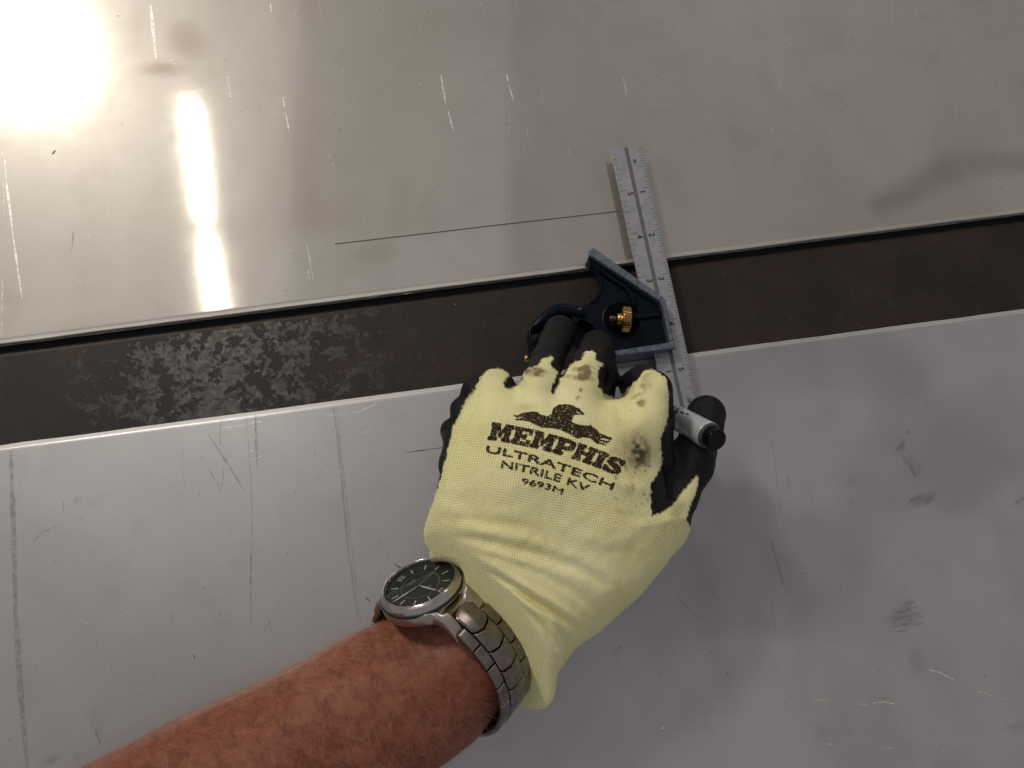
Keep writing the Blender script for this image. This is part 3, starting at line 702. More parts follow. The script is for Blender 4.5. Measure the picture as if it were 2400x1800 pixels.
# smooth a little
E = np.array([[f[i], f[(i+1) % len(f)]] for f in GF for i in range(len(f))])
for it in range(2):
    acc = np.zeros_like(GV); cnt = np.zeros(len(GV))
    np.add.at(acc, E[:, 0], GV[E[:, 1]]); np.add.at(cnt, E[:, 0], 1)
    GV = GV*.5+.5*acc/np.maximum(cnt, 1)[:, None]
tmp = bpy.data.meshes.new('tmp'); tmp.from_pydata(GV.tolist(), [], GF); tmp.update()
NN = np.zeros(len(GV)*3, np.float32); tmp.vertices.foreach_get('normal', NN); NN = NN.reshape(-1, 3)
cen = GV.mean(0)
for cx_, cy_, cz_, ax_ in ((1404, 832, 4.6, 0), (1396, 812, 5.6, 0), (1288, 822, 5.0, 0), (1292, 800, 4.2, 0), (1640, 1060, 6.0, 1), (1646, 1020, 5.7, 1), (1600, 1120, 6.6, 1), (1492, 900, 5.8, 0)):
    pc = PZ(cx_, cy_, cz_); a0 = norm(PZ(cx_+(10 if ax_ else 5), cy_-40, cz_-(0.6 if ax_ else 2.2))-pc); t_ = (GV-pc)@a0; r_ = np.linalg.norm(GV-pc-np.outer(t_, a0), axis=1)
    GV -= NN*(.05*np.exp(-((t_+.10*(fbm(GV, 1.5, 88, 2)-.5)*6)/.07)**2)*np.exp(-(r_/1.3)**4))[:, None]
if ((GV-cen)*NN).sum() < 0: GF = [f[::-1] for f in GF]; NN = -NN
bpy.data.meshes.remove(tmp)
yel = [(1128, 882), (1114, 906), (1096, 934), (1078, 970), (1062, 999), (1057, 1026), (1051, 1050), (1041, 1085), (1035, 1117), (1022, 1150), (1008, 1190), (960, 1230), (940, 1350), (1100, 1600), (1250, 1720), (1400, 1640), (1720, 1300),
       (1640, 1262), (1608, 1222), (1615, 1196), (1621, 1178), (1629, 1161), (1634, 1139), (1638, 1122), (1634, 1114), (1626, 1120), (1600, 1153), (1574, 1187), (1548, 1204), (1528, 1208), (1526, 1190), (1525, 1160), (1526, 1132), (1535, 1122),
       (1546, 1100), (1552, 1076), (1547, 1052), (1550, 1021), (1558, 1000), (1564, 985), (1568, 950), (1567, 920), (1565, 898), (1560, 884), (1541, 872), (1527, 867), (1513, 868), (1503, 877), (1487, 896), (1475, 910), (1463, 922), (1449, 931),
       (1430, 931), (1412, 920), (1403, 908), (1402, 889), (1403, 866), (1413, 853), (1405, 850), (1395, 842), (1395, 828), (1388, 821), (1374, 823), (1365, 833), (1362, 844), (1350, 847), (1336, 856), (1327, 862), (1329, 868), (1322, 880),
       (1310, 896), (1301, 920), (1294, 924), (1293, 913), (1299, 896), (1306, 870), (1294, 863), (1290, 851), (1296, 840), (1289, 837), (1268, 842), (1261, 854), (1262, 858), (1240, 863), (1228, 873), (1226, 882), (1224, 889), (1211, 904),
       (1195, 913), (1182, 907), (1182, 896), (1194, 875), (1189, 872), (1172, 862), (1145, 866)]
px, py = proj(GV)
dd = dpoly(px, py, yel); dd = np.where(inpoly(px, py, yel), dd, -dd)
dd = dd + (fbm(GV, 3.2, 51, 2)-.5)*6 + (fbm(GV, 7.5, 52, 2)-.5)*8
vdir = C-GV; vdir /= np.linalg.norm(vdir, axis=1)[:, None]; fac = (NN*vdir).sum(1)
cuffpart = sstep(1190, 1240, py+.0*px)
yl = sstep(-1.6, 1.6, dd)*np.maximum(sstep(-.12, .05, fac), cuffpart*sstep(-.75, -.6, fac))
# stains where the leather-dark dirt rubbed into the knit
def sm(cx, cy, rx, ry, an=0, so=1): return blob(px, py, cx, cy, rx, ry, an, so)
nd_ = fbm(GV, 1.6, 61, 4); nd2 = fbm(GV, .5, 62, 2); nd3 = fbm(GV, 5, 63, 2)
bl = .95*sm(1500, 1062, 25, 38, -8, 1.8)*sstep(.2, .62, nd3)
br = .95*sm(1256, 872, 30, 11, 4, 2)*(.4+nd_) + .8*sm(1372, 872, 32, 22, 10, 1.5)*sstep(.42, .66, nd_) + .55*sm(1358, 886, 34, 7, 8, 2) + .7*sm(1500, 925, 24, 55, 25, 1.6)*sstep(.40, .66, nd_)
br *= .55+.9*sstep(.3, .65, nd3)
br += .5*sm(1480, 1062, 44, 46, 0, 1.5)*(.4+nd3)
br += .35*sm(1470, 965, 30, 22, -10)*sstep(.42, .6, nd_) + .30*sm(1232, 955, 22, 10, 0) + .35*sm(1490, 1110, 55, 90, -20, 2)*sstep(.5, .7, nd_) + .5*sm(1590, 1195, 14, 22, 30, 1.5)*(.5+nd_)
br += .25*sm(1285, 905, 20, 30)*nd_ + .22*sm(1160, 875, 30, 12) + .18*sm(1480, 1030, 55, 45)
for k in range(26):
    ax_, ay_ = rng.uniform(1440, 1530), rng.uniform(1085, 1250); bl += .8*sm(ax_, ay_, rng.uniform(2, 5), rng.uniform(1.5, 3), rng.uniform(0, 90))*sstep(1300, 1100, ay_)
for ax_, ay_ in ((1362, 912), (1360, 916), (1356, 930), (1352, 934)): bl += .8*sm(ax_, ay_, 3, 3)
weave_fade = sstep(940, 1020, py)*.65+.35
weave_fade *= 1-.6*sstep(1310, 1420, py+.25*(px-1150))
uvw = np.stack([GV[:, 0]*math.cos(.18)-GV[:, 1]*math.sin(.18), GV[:, 0]*math.sin(.18)+GV[:, 1]*math.cos(.18), GV[:, 2]*.5], 1)

def glove_mat():
    m = M('yellow_knit_and_black_nitrile')
    y = m.attr('knit'); brn = m.attr('brown'); blk = m.attr('black'); wf = m.attr('weave')
    u = m.attr('uvw', 'Vector')
    sx = m.n('ShaderNodeSeparateXYZ'); m.l(u, sx.inputs[0])
    wobn = m.noise(u, .8, 2); K = 2*math.pi/.110
    off = m.math('MULTIPLY', wobn, 1.1*K*.12)
    a_ = m.math('SINE', m.math('ADD', m.math('MULTIPLY', sx.outputs[0], K), off)); b_ = m.math('SINE', m.math('ADD', m.math('MULTIPLY', sx.outputs[1], K), off))
    h = m.math('MULTIPLY', m.math('MAXIMUM', a_, -1), 1); prod = m.math('MULTIPLY', m.math('ADD', a_, 1), m.math('ADD', b_, 1))       # 0..4, holes where large
    hole = m.rng(prod, 1.6, 3.6, 0, 1)
    var = m.rng(m.noise(u, 2.2, 3, .7), .35, .65, .45, 1)
    hole = m.math('MULTIPLY', m.math('MULTIPLY', hole, wf), var)
    n1 = m.noise(m.coord(), .35, 3); n2 = m.noise(m.coord(), 7, 4, .7)
    yc = m.mix(m.rng(n1, .3, .7, 0, 1), (.86, .82, .40), (.90, .87, .52))
    yc = m.mix(m.rng(n2, .3, .7, 0, .18), yc, (.60, .51, .19))
    yc = m.mix(m.math('MULTIPLY', hole, .95), yc, (.26, .22, .07))
    yc = m.mix(m.math('MINIMUM', brn, .85), yc, (.13, .080, .036))
    yc = m.mix(m.math('MINIMUM', blk, .93), yc, (.035, .027, .018))
    nb_ = m.noise(m.coord(), 6, 5, .7); 
    bc = m.mix(m.rng(nb_, .3, .7, 0, 1), (.0022, .0028, .0038), (.008, .0088, .0095))
    m.l(m.mix(y, bc, yc), m.b.inputs['Base Color'])
    rr = m.rng(m.noise(m.coord(), 1.7, 4, .6), .35, .65, .42, .70)
    m.l(m.math('ADD', m.math('MULTIPLY', y, .3), rr), m.b.inputs['Roughness'])
    m.l(m.rng(y, 0, 1, .24, .12), m.b.inputs['Specular IOR Level'])
    m.b.inputs['Sheen Roughness'].default_value = .5
    m.l(m.math('MULTIPLY', y, .25), m.b.inputs['Sheen Weight'])
    hk = m.math('SUBTRACT', m.math('MULTIPLY', n2, .5), hole)
    hb = m.math('ADD', m.noise(m.coord(), 11, 4, .7), m.math('MULTIPLY', m.noise(m.coord(), 2.4, 3, .55, .8), 2.6))
    hm = m.n('ShaderNodeMix', data_type='FLOAT'); m.l(y, hm.inputs[0]); m.l(hb, hm.inputs[2]); m.l(hk, hm.inputs[3])
    stp = m.bump(y, .6, .035)
    m.l(m.bump(hm.outputs[0], .7, .03, stp), m.b.inputs['Normal'])
    return m.m
MAT_GLOVE = glove_mat()

person = empty('person', PD(1030, 1600, 43), 'bare forearm reaching in from lower left, its hand in a yellow and black work glove', 'person')
# arm
def arm_mesh():
    ctr = [(1210, 1400, 43.2, 2.6, 2.1), (1130, 1475, 43.5, 3.0, 2.5), (1062, 1545, 43.6, 3.28, 2.8), (1010, 1592, 43.3, 3.55, 3.0), (930, 1640, 42.6, 3.64, 3.1), (780, 1722, 41.2, 3.7, 3.2), (600, 1820, 39.4, 3.72, 3.4),
           (420, 1924, 37.7, 3.75, 3.5), (200, 2055, 35.8, 3.9, 3.7), (-60, 2210, 33.6, 4.1, 3.9), (-400, 2420, 31.0, 4.3, 4.1)]
    P = np.array([PD(x, y, d) for x, y, d, _, _ in ctr]); ra = np.array([c[3] for c in ctr]); rb = np.array([c[4] for c in ctr])
    L = np.concatenate([[0], np.cumsum(np.linalg.norm(np.diff(P, axis=0), axis=1))]); n = 170; s = np.linspace(0, L[-1], n)
    Q = np.stack([np.interp(s, L, P[:, k]) for k in range(3)], 1); ra = np.interp(s, L, ra); rb = np.interp(s, L, rb)
    for it in range(12): Q[1:-1] = (Q[:-2]+2*Q[1:-1]+Q[2:])/4; ra[1:-1] = (ra[:-2]+2*ra[1:-1]+ra[2:])/4; rb[1:-1] = (rb[:-2]+2*rb[1:-1]+rb[2:])/4
    T = np.gradient(Q, axis=0); T /= np.linalg.norm(T, axis=1)[:, None]
    seg = 128; V = []; NV = []
    for i in range(n):
        v = C-Q[i]; v = v-T[i]*(v@T[i]); v = norm(v); sd = np.cross(T[i], v)
        for k in range(seg):
            a_ = 2*math.pi*k/seg; V.append(Q[i]+sd*ra[i]*math.cos(a_)+v*rb[i]*math.sin(a_)); NV.append(norm(sd*math.cos(a_)/ra[i]+v*math.sin(a_)/rb[i]))
    V = np.array(V); NV = np.array(NV)
    V += NV*((fbm(V, .28, 71, 2)-.5)*.35 + (fbm(V, 1.3, 72, 3)-.5)*.06)[:, None]
    F = [[i*seg+k, i*seg+(k+1) % seg, (i+1)*seg+(k+1) % seg, (i+1)*seg+k] for i in range(n-1) for k in range(seg)]
    F.append(list(range(seg))[::-1]); F.append([(n-1)*seg+k for k in range(seg)])
    return V, NV, F, n, seg, T
AV, AN, AF, an_, aseg, AT = arm_mesh()
def skin():
    m = M('freckled_skin'); v = m.coord()
    n1 = m.noise(v, .35, 4, .6, .4); n2 = m.noise(v, 1.5, 5, .65, .5); n3 = m.noise(v, 2.6, 3, .5, .8); n4 = m.noise(v, 12, 4)
    c = m.mix(m.rng(n1, .35, .65, 0, 1), (.235, .072, .042), (.30, .115, .072))
    c = m.mix(m.rng(n2, .42, .64, 0, .75), c, (.145, .034, .018))
    c = m.mix(m.rng(n3, .57, .68, 0, .55), c, (.12, .035, .019))
    c = m.mix(m.rng(n3, .40, .30, 0, .35), c, (.34, .15, .09))
    m.l(c, m.b.inputs['Base Color']); m.set(Roughness=.52, Subsurface_Weight=.12, Subsurface_Scale=.004)
    m.b.inputs['Subsurface Radius'].default_value = (1, .3, .15); m.b.inputs['Specular IOR Level'].default_value = .35
    b0 = m.bump(n4, .6, .014); m.l(m.bump(n2, .3, .05, b0), m.b.inputs['Normal']); return m.m
if ((AV-AV.mean(0))*AN).sum() < 0: pass
arm = mk('arm', AV, AF, skin(), person, True)
me_ = arm.data; me_.calc_loop_triangles()
f0 = me_.polygons[(an_//2)*aseg]
cc = (AV[(an_//2)*aseg]); 
if Vector(AN[(an_//2)*aseg]).dot(f0.normal) < 0: me_.flip_normals()
# arm hair: fine fair strands
MAT_HAIR = plain('fair_hair', (.55, .33, .18), .5)
cu = bpy.data.curves.new('arm_hair', 'CURVE'); cu.dimensions = '3D'; cu.bevel_depth = .0021*S; cu.bevel_resolution = 0; cu.use_fill_caps = False
pxa, pya = proj(AV)
cand = np.where((pya < 1830) & (pxa > 150) & (((C-AV)*AN).sum(1) > -8) & (((AV-WC)@WA) < -1.2))[0]
for i in rng.choice(cand, 2300):
    p = AV[i].copy(); nn = AN[i]; t = AT[i//aseg]; bi = np.cross(nn, t)
    p = p + t*rng.uniform(-.1, .1)+bi*rng.uniform(-.1, .1)
    L = rng.uniform(.5, 1.3); d_ = norm(-t*rng.uniform(-.2, .6)+bi*rng.uniform(.5, 1.2)*(1 if rng.rand() < .75 else -1)*.8+nn*.30)
    sp = cu.splines.new('POLY'); sp.points.add(5); q = p-nn*.02
    for k in range(6):
        sp.points[k].co = (*(q*S), 1); sp.points[k].radius = 1-.13*k
        q = q+d_*L/5; d_ = norm(d_-nn*.13+t*rng.uniform(-.12, .12))
cu.materials.append(MAT_HAIR); ho = bpy.data.objects.new('arm_hair', cu); put(ho, arm); ho['kind'] = 'stuff'

glove = mk('glove', GV, GF, MAT_GLOVE, person, True, {'knit': ('FLOAT', yl), 'brown': ('FLOAT', np.clip(br, 0, 1)), 'black': ('FLOAT', np.clip(bl, 0, 1)), 'weave': ('FLOAT', weave_fade),
           'uvw': ('FLOAT_VECTOR', uvw)})
glove['label'] = 'pale yellow knit glove with black rubber dipped palm and fingertips'
bvh = BVHTree.FromPolygons([Vector(v) for v in GV.tolist()], GF)

# printing on the back of the glove
def stroke_poly(segs, wd):                    # thick strokes as quads
    T = []
    for (x0, y0), (x1, y1) in segs:
        d_ = norm([x1-x0, y1-y0])*1.0; nx, ny = -d_[1]*wd/2, d_[0]*wd/2; e = d_*wd/2*0
        T.append([(x0+nx, y0+ny), (x1+nx, y1+ny), (x1-nx, y1-ny), (x0-nx, y0-ny)])
    return T
R = lambda x0, y0, x1, y1: [(x0, y0), (x1, y0), (x1, y1), (x0, y1)]
SLAB = {  # heavy slab letters on a 0..1 high box (y up)
 'M': (1.12, [R(.0, 0, .42, .17), R(.08, 0, .34, 1), R(.0, .83, .36, 1), R(.70, 0, 1.12, .17), R(.78, 0, 1.04, 1), R(.76, .83, 1.12, 1), [(.28, 1), (.52, .22), (.62, .22), (.40, 1)], [(.84, 1), (.60, .22), (.50, .22), (.72, 1)]]),
 'E': (.92, [R(0, 0, .36, .16), R(.08, 0, .37, 1), R(0, .84, .9, 1), R(0, 0, .92, .17), R(.3, .42, .66, .58), R(.54, .34, .66, .66), R(.76, 0, .92, .34), R(.76, .68, .9, 1)]),
 'P': (.92, [R(0, 0, .5, .17), R(.08, 0, .37, 1), R(0, .84, .7, 1), R(.3, .36, .7, .53), [(.62, 1), (.84, .95), (.92, .84), (.92, .53), (.84, .41), (.66, .36), (.62, .5), (.66, .6), (.66, .78), (.62, .86)]]),
 'H': (1.0, [R(0, 0, .42, .17), R(.07, 0, .35, 1), R(0, .83, .42, 1), R(.58, 0, 1, .17), R(.65, 0, .93, 1), R(.58, .83, 1, 1), R(.3, .42, .7, .59)]),
 'I': (.46, [R(0, 0, .46, .17), R(.08, 0, .38, 1), R(0, .83, .46, 1)]),
 'S': (.82, [[(.0, .34), (.16, .34), (.22, .2), (.40, .14), (.42, 0), (.22, 0), (.14, .05), (.12, 0), (0, 0)], [(.40, 0), (.62, .02), (.80, .15), (.82, .32), (.76, .46), (.55, .30), (.50, .18), (.38, .15)],
              [(.80, .34), (.74, .50), (.30, .72), (.08, .56), (.14, .48), (.56, .30), (.70, .24)], [(.02, .64), (.06, .52), (.30, .66), (.30, .80), (.44, .86), (.44, 1), (.22, .98), (.06, .86)],
              [(.40, 1), (.42, .86), (.58, .80), (.64, .68), (.78, .68), (.78, 1), (.66, 1), (.64, .96)]])}
def rast(polys, x, y):
    m = np.zeros(x.shape, bool)
    for p in polys:
        p = np.array(p); b0, b1 = p.min(0), p.max(0)
        s = (x >= b0[0]) & (x <= b1[0]) & (y >= b0[1]) & (y <= b1[1])
        if s.any():
            idx = np.where(s); r = inpoly(x[idx], y[idx], p); m[idx] |= r
    return m
def lay(polys, A, B, sag, hl, hr, x0, x1, shear=0.0):
    """map polygons with x in x0..x1 and y in 0..1 onto a line of print whose baseline runs A to B (picture px of a 2400 px view), bowed up by sag"""
    out = []
    A = np.array(A, float); B = np.array(B, float); d_ = B-A
    for p in polys:
        q = []
        n = len(p)
        P = []
        for i in range(n):
            a0, b0 = np.array(p[i], float), np.array(p[(i+1) % n], float)
            for t in np.linspace(0, 1, 5)[:-1]: P.append(a0*(1-t)+b0*t)
        for x, y in P:
            u = (x-x0)/(x1-x0) + shear*y; base = A+d_*u+np.array([0, -sag*4*u*(1-u)])
            tang = d_+np.array([0, -sag*4*(1-2*u)]); tang = norm(tang); nrm_ = np.array([tang[1], -tang[0]])
            q.append(base+nrm_*y*(hl+(hr-hl)*u))
        out.append(q)
    return out
def slab_word(w_, gap=.09):
    x = 0; P = []
    for ch in w_:
        wd, ps = SLAB[ch]
        P += [[(x+a_+.13*b_, b_) for a_, b_ in p] for p in ps]; x += wd+gap
    return P, x-gap
def font_word(w_, bold=0, track=1.0):
    V, T = text_mesh(w_, 1.0, 0); mn, mx = V.min(0), V.max(0)
    V = (V-mn)/(mx-mn); return [[tuple(V[i]) for i in t] for t in T]
def print_patch(name, polys, parent, drop=.10, lab=None, fat=0):
    allp = np.vstack([np.array(p) for p in polys]); b0, b1 = allp.min(0)-1, allp.max(0)+1
    st_ = .8; gx = np.arange(b0[0], b1[0], st_); gy = np.arange(b0[1], b1[1], st_)
    GX, GY = np.meshgrid(gx, gy, indexing='ij'); jx = (fbm(np.stack([GX.ravel(), GY.ravel()], 1), .45, 81, 2).reshape(GX.shape)-.5)*2.6; jy = (fbm(np.stack([GX.ravel(), GY.ravel()], 1), .45, 82, 2).reshape(GX.shape)-.5)*2.6
    m = rast(polys, GX+jx, GY+jy)
    for k in range(8 if fat else 0):
        m |= rast(polys, GX+jx+fat*math.cos(k*.785), GY+jy+fat*math.sin(k*.785))
    wn = fbm(np.stack([GX.ravel(), GY.ravel()], 1), .33, 83, 2).reshape(GX.shape)
    m &= wn > drop
    nx, ny = m.shape; cell = m[:-1, :-1]
    need = np.zeros_like(m); need[:-1, :-1] |= cell; need[1:, :-1] |= cell; need[:-1, 1:] |= cell; need[1:, 1:] |= cell
    ids = -np.ones(m.shape, int); V = []; o_ = Vector(C)
    for i, j in zip(*np.where(need)):
        r = Vector(ray(GX[i, j], GY[i, j])).normalized(); hit = bvh.ray_cast(o_, r)
        if hit[0] is None: continue
        ids[i, j] = len(V); V.append(hit[0]-r*.022)
    F = []
    for i, j in zip(*np.where(cell)):
        q = [ids[i, j], ids[i+1, j], ids[i+1, j+1], ids[i, j+1]]
        if min(q) >= 0: F.append([int(v) for v in q[::-1]])
    o = mk(name, np.array(V), F, MAT_PRINT, parent, True, kind='stuff' if False else None)
    if lab: o['label'] = lab
    return o
def print_mat():
    m = M('black_print'); v = m.coord(); n = m.noise(v, 9, 4, .7)
    m.l(m.mix(m.rng(n, .4, .7, 0, 1), (.020, .013, .010), (.075, .05, .03)), m.b.inputs['Base Color']); m.set(Roughness=.9)
    m.b.inputs['Specular IOR Level'].default_value = .1
    m.l(m.rng(m.noise(v, 13, 3, .6), .36, .46, .15, 1), m.b.inputs['Alpha']); return m.m
MAT_PRINT = print_mat()
P, wd = slab_word('MEMPHIS')
print_patch('lettering', lay(P, (1143, 1029), (1447, 1114), 12, 40, 38, 0, wd), glove, .12, 'heavy slab letters MEMPHIS', 1.5)
print_patch('lettering', lay(font_word('ULTRATECH', .022), (1139, 1060), (1434, 1148), 10, 17, 18, 0, 1), glove, .10, 'wide capitals ULTRATECH', .9)
print_patch('lettering', lay(font_word('NITRILE KV', .02), (1174, 1096), (1376, 1153), 6, 17, 17, 0, 1), glove, .08, 'capitals NITRILE KV', .8)
print_patch('lettering', lay(font_word('9693M', .02), (1222, 1134), (1316, 1159), 3, 14, 14, 0, 1), glove, .08, 'small characters 9693M', .7)
K3 = lambda x, y: (1000+x/3.072, 850+y/3.072)
bird = [(615, 372), (650, 378), (700, 356), (760, 350), (800, 352), (812, 370), (870, 385), (900, 362), (912, 325), (950, 300), (1000, 296), (1050, 304), (1100, 330), (1112, 345), (1135, 366), (1120, 376), (1095, 362), (1085, 345), (1075, 355), (1110, 372), (1070, 372),
        (1055, 385), (1042, 420), (1060, 435), (1110, 448), (1165, 455), (1175, 440), (1190, 460), (1225, 480), (1250, 510), (1335, 540), (1325, 556), (1260, 540), (1240, 548), (1290, 560), (1325, 562), (1300, 578), (1250, 566), (1235, 570), (1290, 582), (1285, 594),
        (1220, 580), (1180, 545), (1120, 535), (1085, 545), (1020, 510), (960, 480), (900, 470), (830, 465), (780, 445), (740, 425), (700, 415), (640, 412), (635, 402), (680, 400), (685, 392), (640, 392)]
print_patch('eagle_emblem', [[K3(*p) for p in bird]], glove, .05, 'black spread-winged bird emblem above the lettering')

# loose fibres standing off the knit
MAT_FUZZ = plain('yellow_fibre', (.70, .70, .36), .9)
cand = np.where((yl > .8) & (fac > -.05) & (fac < .75) & (py < 1640))[0]
mb_v = []; mb_f = []
for i in rng.choice(cand, 9000):
    p = GV[i]; nn = NN[i]; t = norm(np.cross(nn, rng.randn(3))); L = rng.uniform(.04, .13)
    d_ = norm(nn*rng.uniform(.4, 1)+t*.8); s_ = np.cross(d_, vdir[i]); s_ = s_/max(1e-6, np.linalg.norm(s_))*.0055
    k = len(mb_v); m_ = p+d_*L*.6; e_ = p+d_*L+t*L*.3
    mb_v += [p-s_, p+s_, m_+s_*.8, m_-s_*.8, e_]; mb_f += [[k, k+1, k+2, k+3], [k+3, k+2, k+4]]
mk('fuzz', mb_v, mb_f, MAT_FUZZ, glove, False, kind='stuff')

# ------------------------------------------------------------------ marker held between thumb and finger
mp0, mp1 = PZ(1556, 962, 4.2), PZ(1662, 1021, 7.6)
md = norm(mp1-mp0); ML = float(np.linalg.norm(mp1-mp0))
mk_ = empty('marker_pen', mp0, 'silver marker pen with black end held between thumb and index finger', 'marker pen')
def pen():
    m = M('silver_barrel'); v = m.coord(); n = m.noise(v, 3, 3)
    m.l(m.mix(n, (.50, .53, .58), (.60, .63, .67)), m.b.inputs['Base Color']); m.set(Metallic=.35, Roughness=.33); return m.m
MAT_PEN = pen(); MAT_BLK = plain('black_plastic', (.003, .0035, .005), .28, **{'Specular_IOR_Level': .22})
MAT_GRY = plain('dark_grey_ring', (.045, .045, .042), .45)
MB().add(*lathe([(.25, -1.2), (.54, -1.0), (.60, .0), (.65, ML*.6), (.675, ML-.06), (.66, ML-.01), (.60, ML)], mp0, md, 48)).build('barrel', MAT_PEN, mk_, True)
MB().add(*lathe([(.60, ML-.03), (.655, ML+.004), (.64, ML+.12), (.55, ML+.15)], mp0, md, 48)).build('end_ring', MAT_GRY, mk_, True)
cp = MB().add(*lathe([(.50, ML+.13), (.53, ML+.16), (.53, ML+.60), (.51, ML+.66), (.43, ML+.675), (.41, ML+.62), (.30, ML+.60), (.1, ML+.60)], mp0, md, 48)).build('end_plug', MAT_BLK, mk_, True)
MB().add(*lathe([(.25, -1.9), (.30, -1.2)], mp0, md, 24)).build('cap', MAT_BLK, mk_, True)
xh, yh, zh = frame(md)
def pen_label():
    mb = MB(); c0 = [proj(mp0+md*(ML*.32)+(xh*math.cos(a_)+yh*math.sin(a_))*.6) for a_ in np.linspace(0, 2*math.pi, 73)]
    # angle facing the viewer, slightly to the upper side
    best = max(np.linspace(0, 2*math.pi, 360), key=lambda a_: (xh*math.cos(a_)+yh*math.sin(a_))@norm(norm(C-mp0)+np.array([-.15, .75, 0])))
    for (s0, s1, a0, a1) in ((.30, .62, -.10, .16), (.30, .62, .22, .55), (.72, .95, -.12, .0), (.72, 1.1, .06, .35), (.72, .98, .42, .6), (1.2, 1.5, -.05, .12), (.30, .55, .68, .80), (1.6, 1.85, -.1, .02)):
        n = 6; V = []
        for s in (s0+.75, s1+.75):
            for t in np.linspace(a0, a1, n):
                a_ = best+t*1.3-.1; r_ = .602+.05*min(1, s/(ML*.6)); V.append(mp0+md*s+(xh*math.cos(a_)+yh*math.sin(a_))*(r_+.006))
        mb.add(V, [[i, i+1, n+i+1, n+i] for i in range(n-1)])
    mb.build('printed_label', MAT_GRY, mk_)
pen_label()

# ------------------------------------------------------------------ wristwatch
def steel(name, c0, c1, rough, sc=(1, 12, 12)):
    m = M(name); v = m.coord(); n = m.noise(v, 2, 4); n2 = m.noise(v, 22, 4, .7)
    m.l(m.mix(m.rng(n, .35, .65, 0, 1), c0, c1), m.b.inputs['Base Color']); m.set(Metallic=1)
    m.l(m.rng(n2, .3, .7, rough-.06, rough+.08), m.b.inputs['Roughness']); m.l(m.bump(n2, .10, .004), m.b.inputs['Normal']); return m.m
MAT_CASE = steel('brushed_watch_steel', (.52, .475, .43), (.42, .38, .345), .28)
MAT_BEZ = steel('polished_bezel', (.60, .57, .54), (.50, .47, .44), .12)
MAT_LINK = steel('brushed_link_steel', (.20, .17, .162), (.29, .255, .245), .26)
MAT_DIAL = plain('black_dial', (.022, .026, .024), .45)
MAT_WHITE = plain('silver_markers', (.62, .63, .60), .4, .3)
MAT_FAINT = plain('grey_print', (.20, .22, .20), .5)
watch = empty('wristwatch', CASE-DN*.8, 'steel wristwatch with black dial and link bracelet on the wrist below the glove', 'watch')
def cp_(x, y, z): return CASE+DX*x+DY*y+DN*z
def case_mesh():
    # a round case running into two pairs of lugs that bend down to the bracelet
    def half(x):
        c_ = math.sqrt(max(0, 2.04**2-x*x)); lug = 1.20
        return max(c_, lug)
    xs = np.concatenate([[-2.66, -2.64], np.linspace(-2.58, -2.1, 9), np.linspace(-2.06, 2.06, 53), np.linspace(2.1, 2.58, 9), [2.64, 2.66]]); V = []; F = []
    for x in xs:
        e = abs(x) > 2.65; hw = half(x)*(.97 if e else 1)
        # widen smoothly where the circle meets the lugs
        hw += .10*math.exp(-((abs(x)-1.62)/.28)**2)
        drop = -.56*max(0, abs(x)-1.25)**2
        zt = .31*(.6 if e else 1); zb = -.34+.10*sstep(1.4, 2.6, abs(x)); dip = -.42*sstep(2.0, 2.06, abs(x))
        prof = [(.95*hw, zb), (hw, zb+.10), (hw, .12), (hw*.985, .22), (hw*.94, .29), (.70 if abs(x) > 2 else .8*hw, zt), (.645 if abs(x) > 2 else .78*hw, zt-.01), (.63 if abs(x) > 2 else .76*hw, zt-.02+dip)]
        ring_ = prof+[(-y, z) for y, z in prof][::-1]
        V += [cp_(x, y, z+drop) for y, z in ring_]
    n = 16
    for i in range(len(xs)-1):
        for k in range(n): k2 = (k+1) % n; F.append([i*n+k, i*n+k2, (i+1)*n+k2, (i+1)*n+k])
    F.append(list(range(n))[::-1]); F.append([(len(xs)-1)*n+k for k in range(n)]); return V, F
wc_ = MB().add(*case_mesh()).build('case', MAT_CASE, watch, True)
bz_ = MB().add(*lathe([(1.99, .1), (1.99, .30), (1.985, .36), (1.95, .46), (1.88, .58), (1.80, .66), (1.755, .69), (1.72, .68), (1.70, .62), (1.70, .44)], CASE, DN, 96, hint=tuple(DX)))
# open ring: drop the two cap faces
bz_.f = bz_.f[:-2]; bzo = bz_.build('bezel', MAT_BEZ, watch, True)
V, F = lathe([(1.955, .16), (2.03, .17), (2.03, .325), (1.985, .33)], CASE, DN, 96, hint=tuple(DX)); F = F[:-2]
MB().add(V, F).build('bezel_gap', plain('dark_gap', (.02, .018, .016), .6), wc_, True)
V, F = lathe([(1.71, .44), (1.71, .46), (.01, .461)], CASE, DN, 96, hint=tuple(DX)); dl_ = MB().add(V, F).build('dial', MAT_DIAL, watch, False)
DZ = .47
def dial_xy(px, py):
    r = ray(px, py); o = CASE+DN*DZ; t = ((o-C)@DN)/(r@DN); q = C+r*t-o; return np.array([q@DX, q@DY])
def flat(mb, pts, z): mb.add([cp_(x, y, z) for x, y in pts], [list(range(len(pts)))])
def dstroke(mb, a_, b_, w0, z, w1=None):
    a_, b_ = np.array(a_, float), np.array(b_, float); d_ = norm(b_-a_); nn = np.array([-d_[1], d_[0]]); w1 = w0 if w1 is None else w1
    P = [a_+nn*w0, a_-nn*w0, b_-nn*w1, b_+nn*w1]
    V = [cp_(*p, z) for p in P]+[cp_(*p, z+.02) for p in P]
    mb.add(V, [[4, 5, 6, 7], [0, 1, 5, 4], [1, 2, 6, 5], [2, 3, 7, 6], [3, 0, 4, 7]])
def hp(h, r): a_ = math.radians(h*30); return (-r*math.cos(a_), -r*math.sin(a_)*SGN)
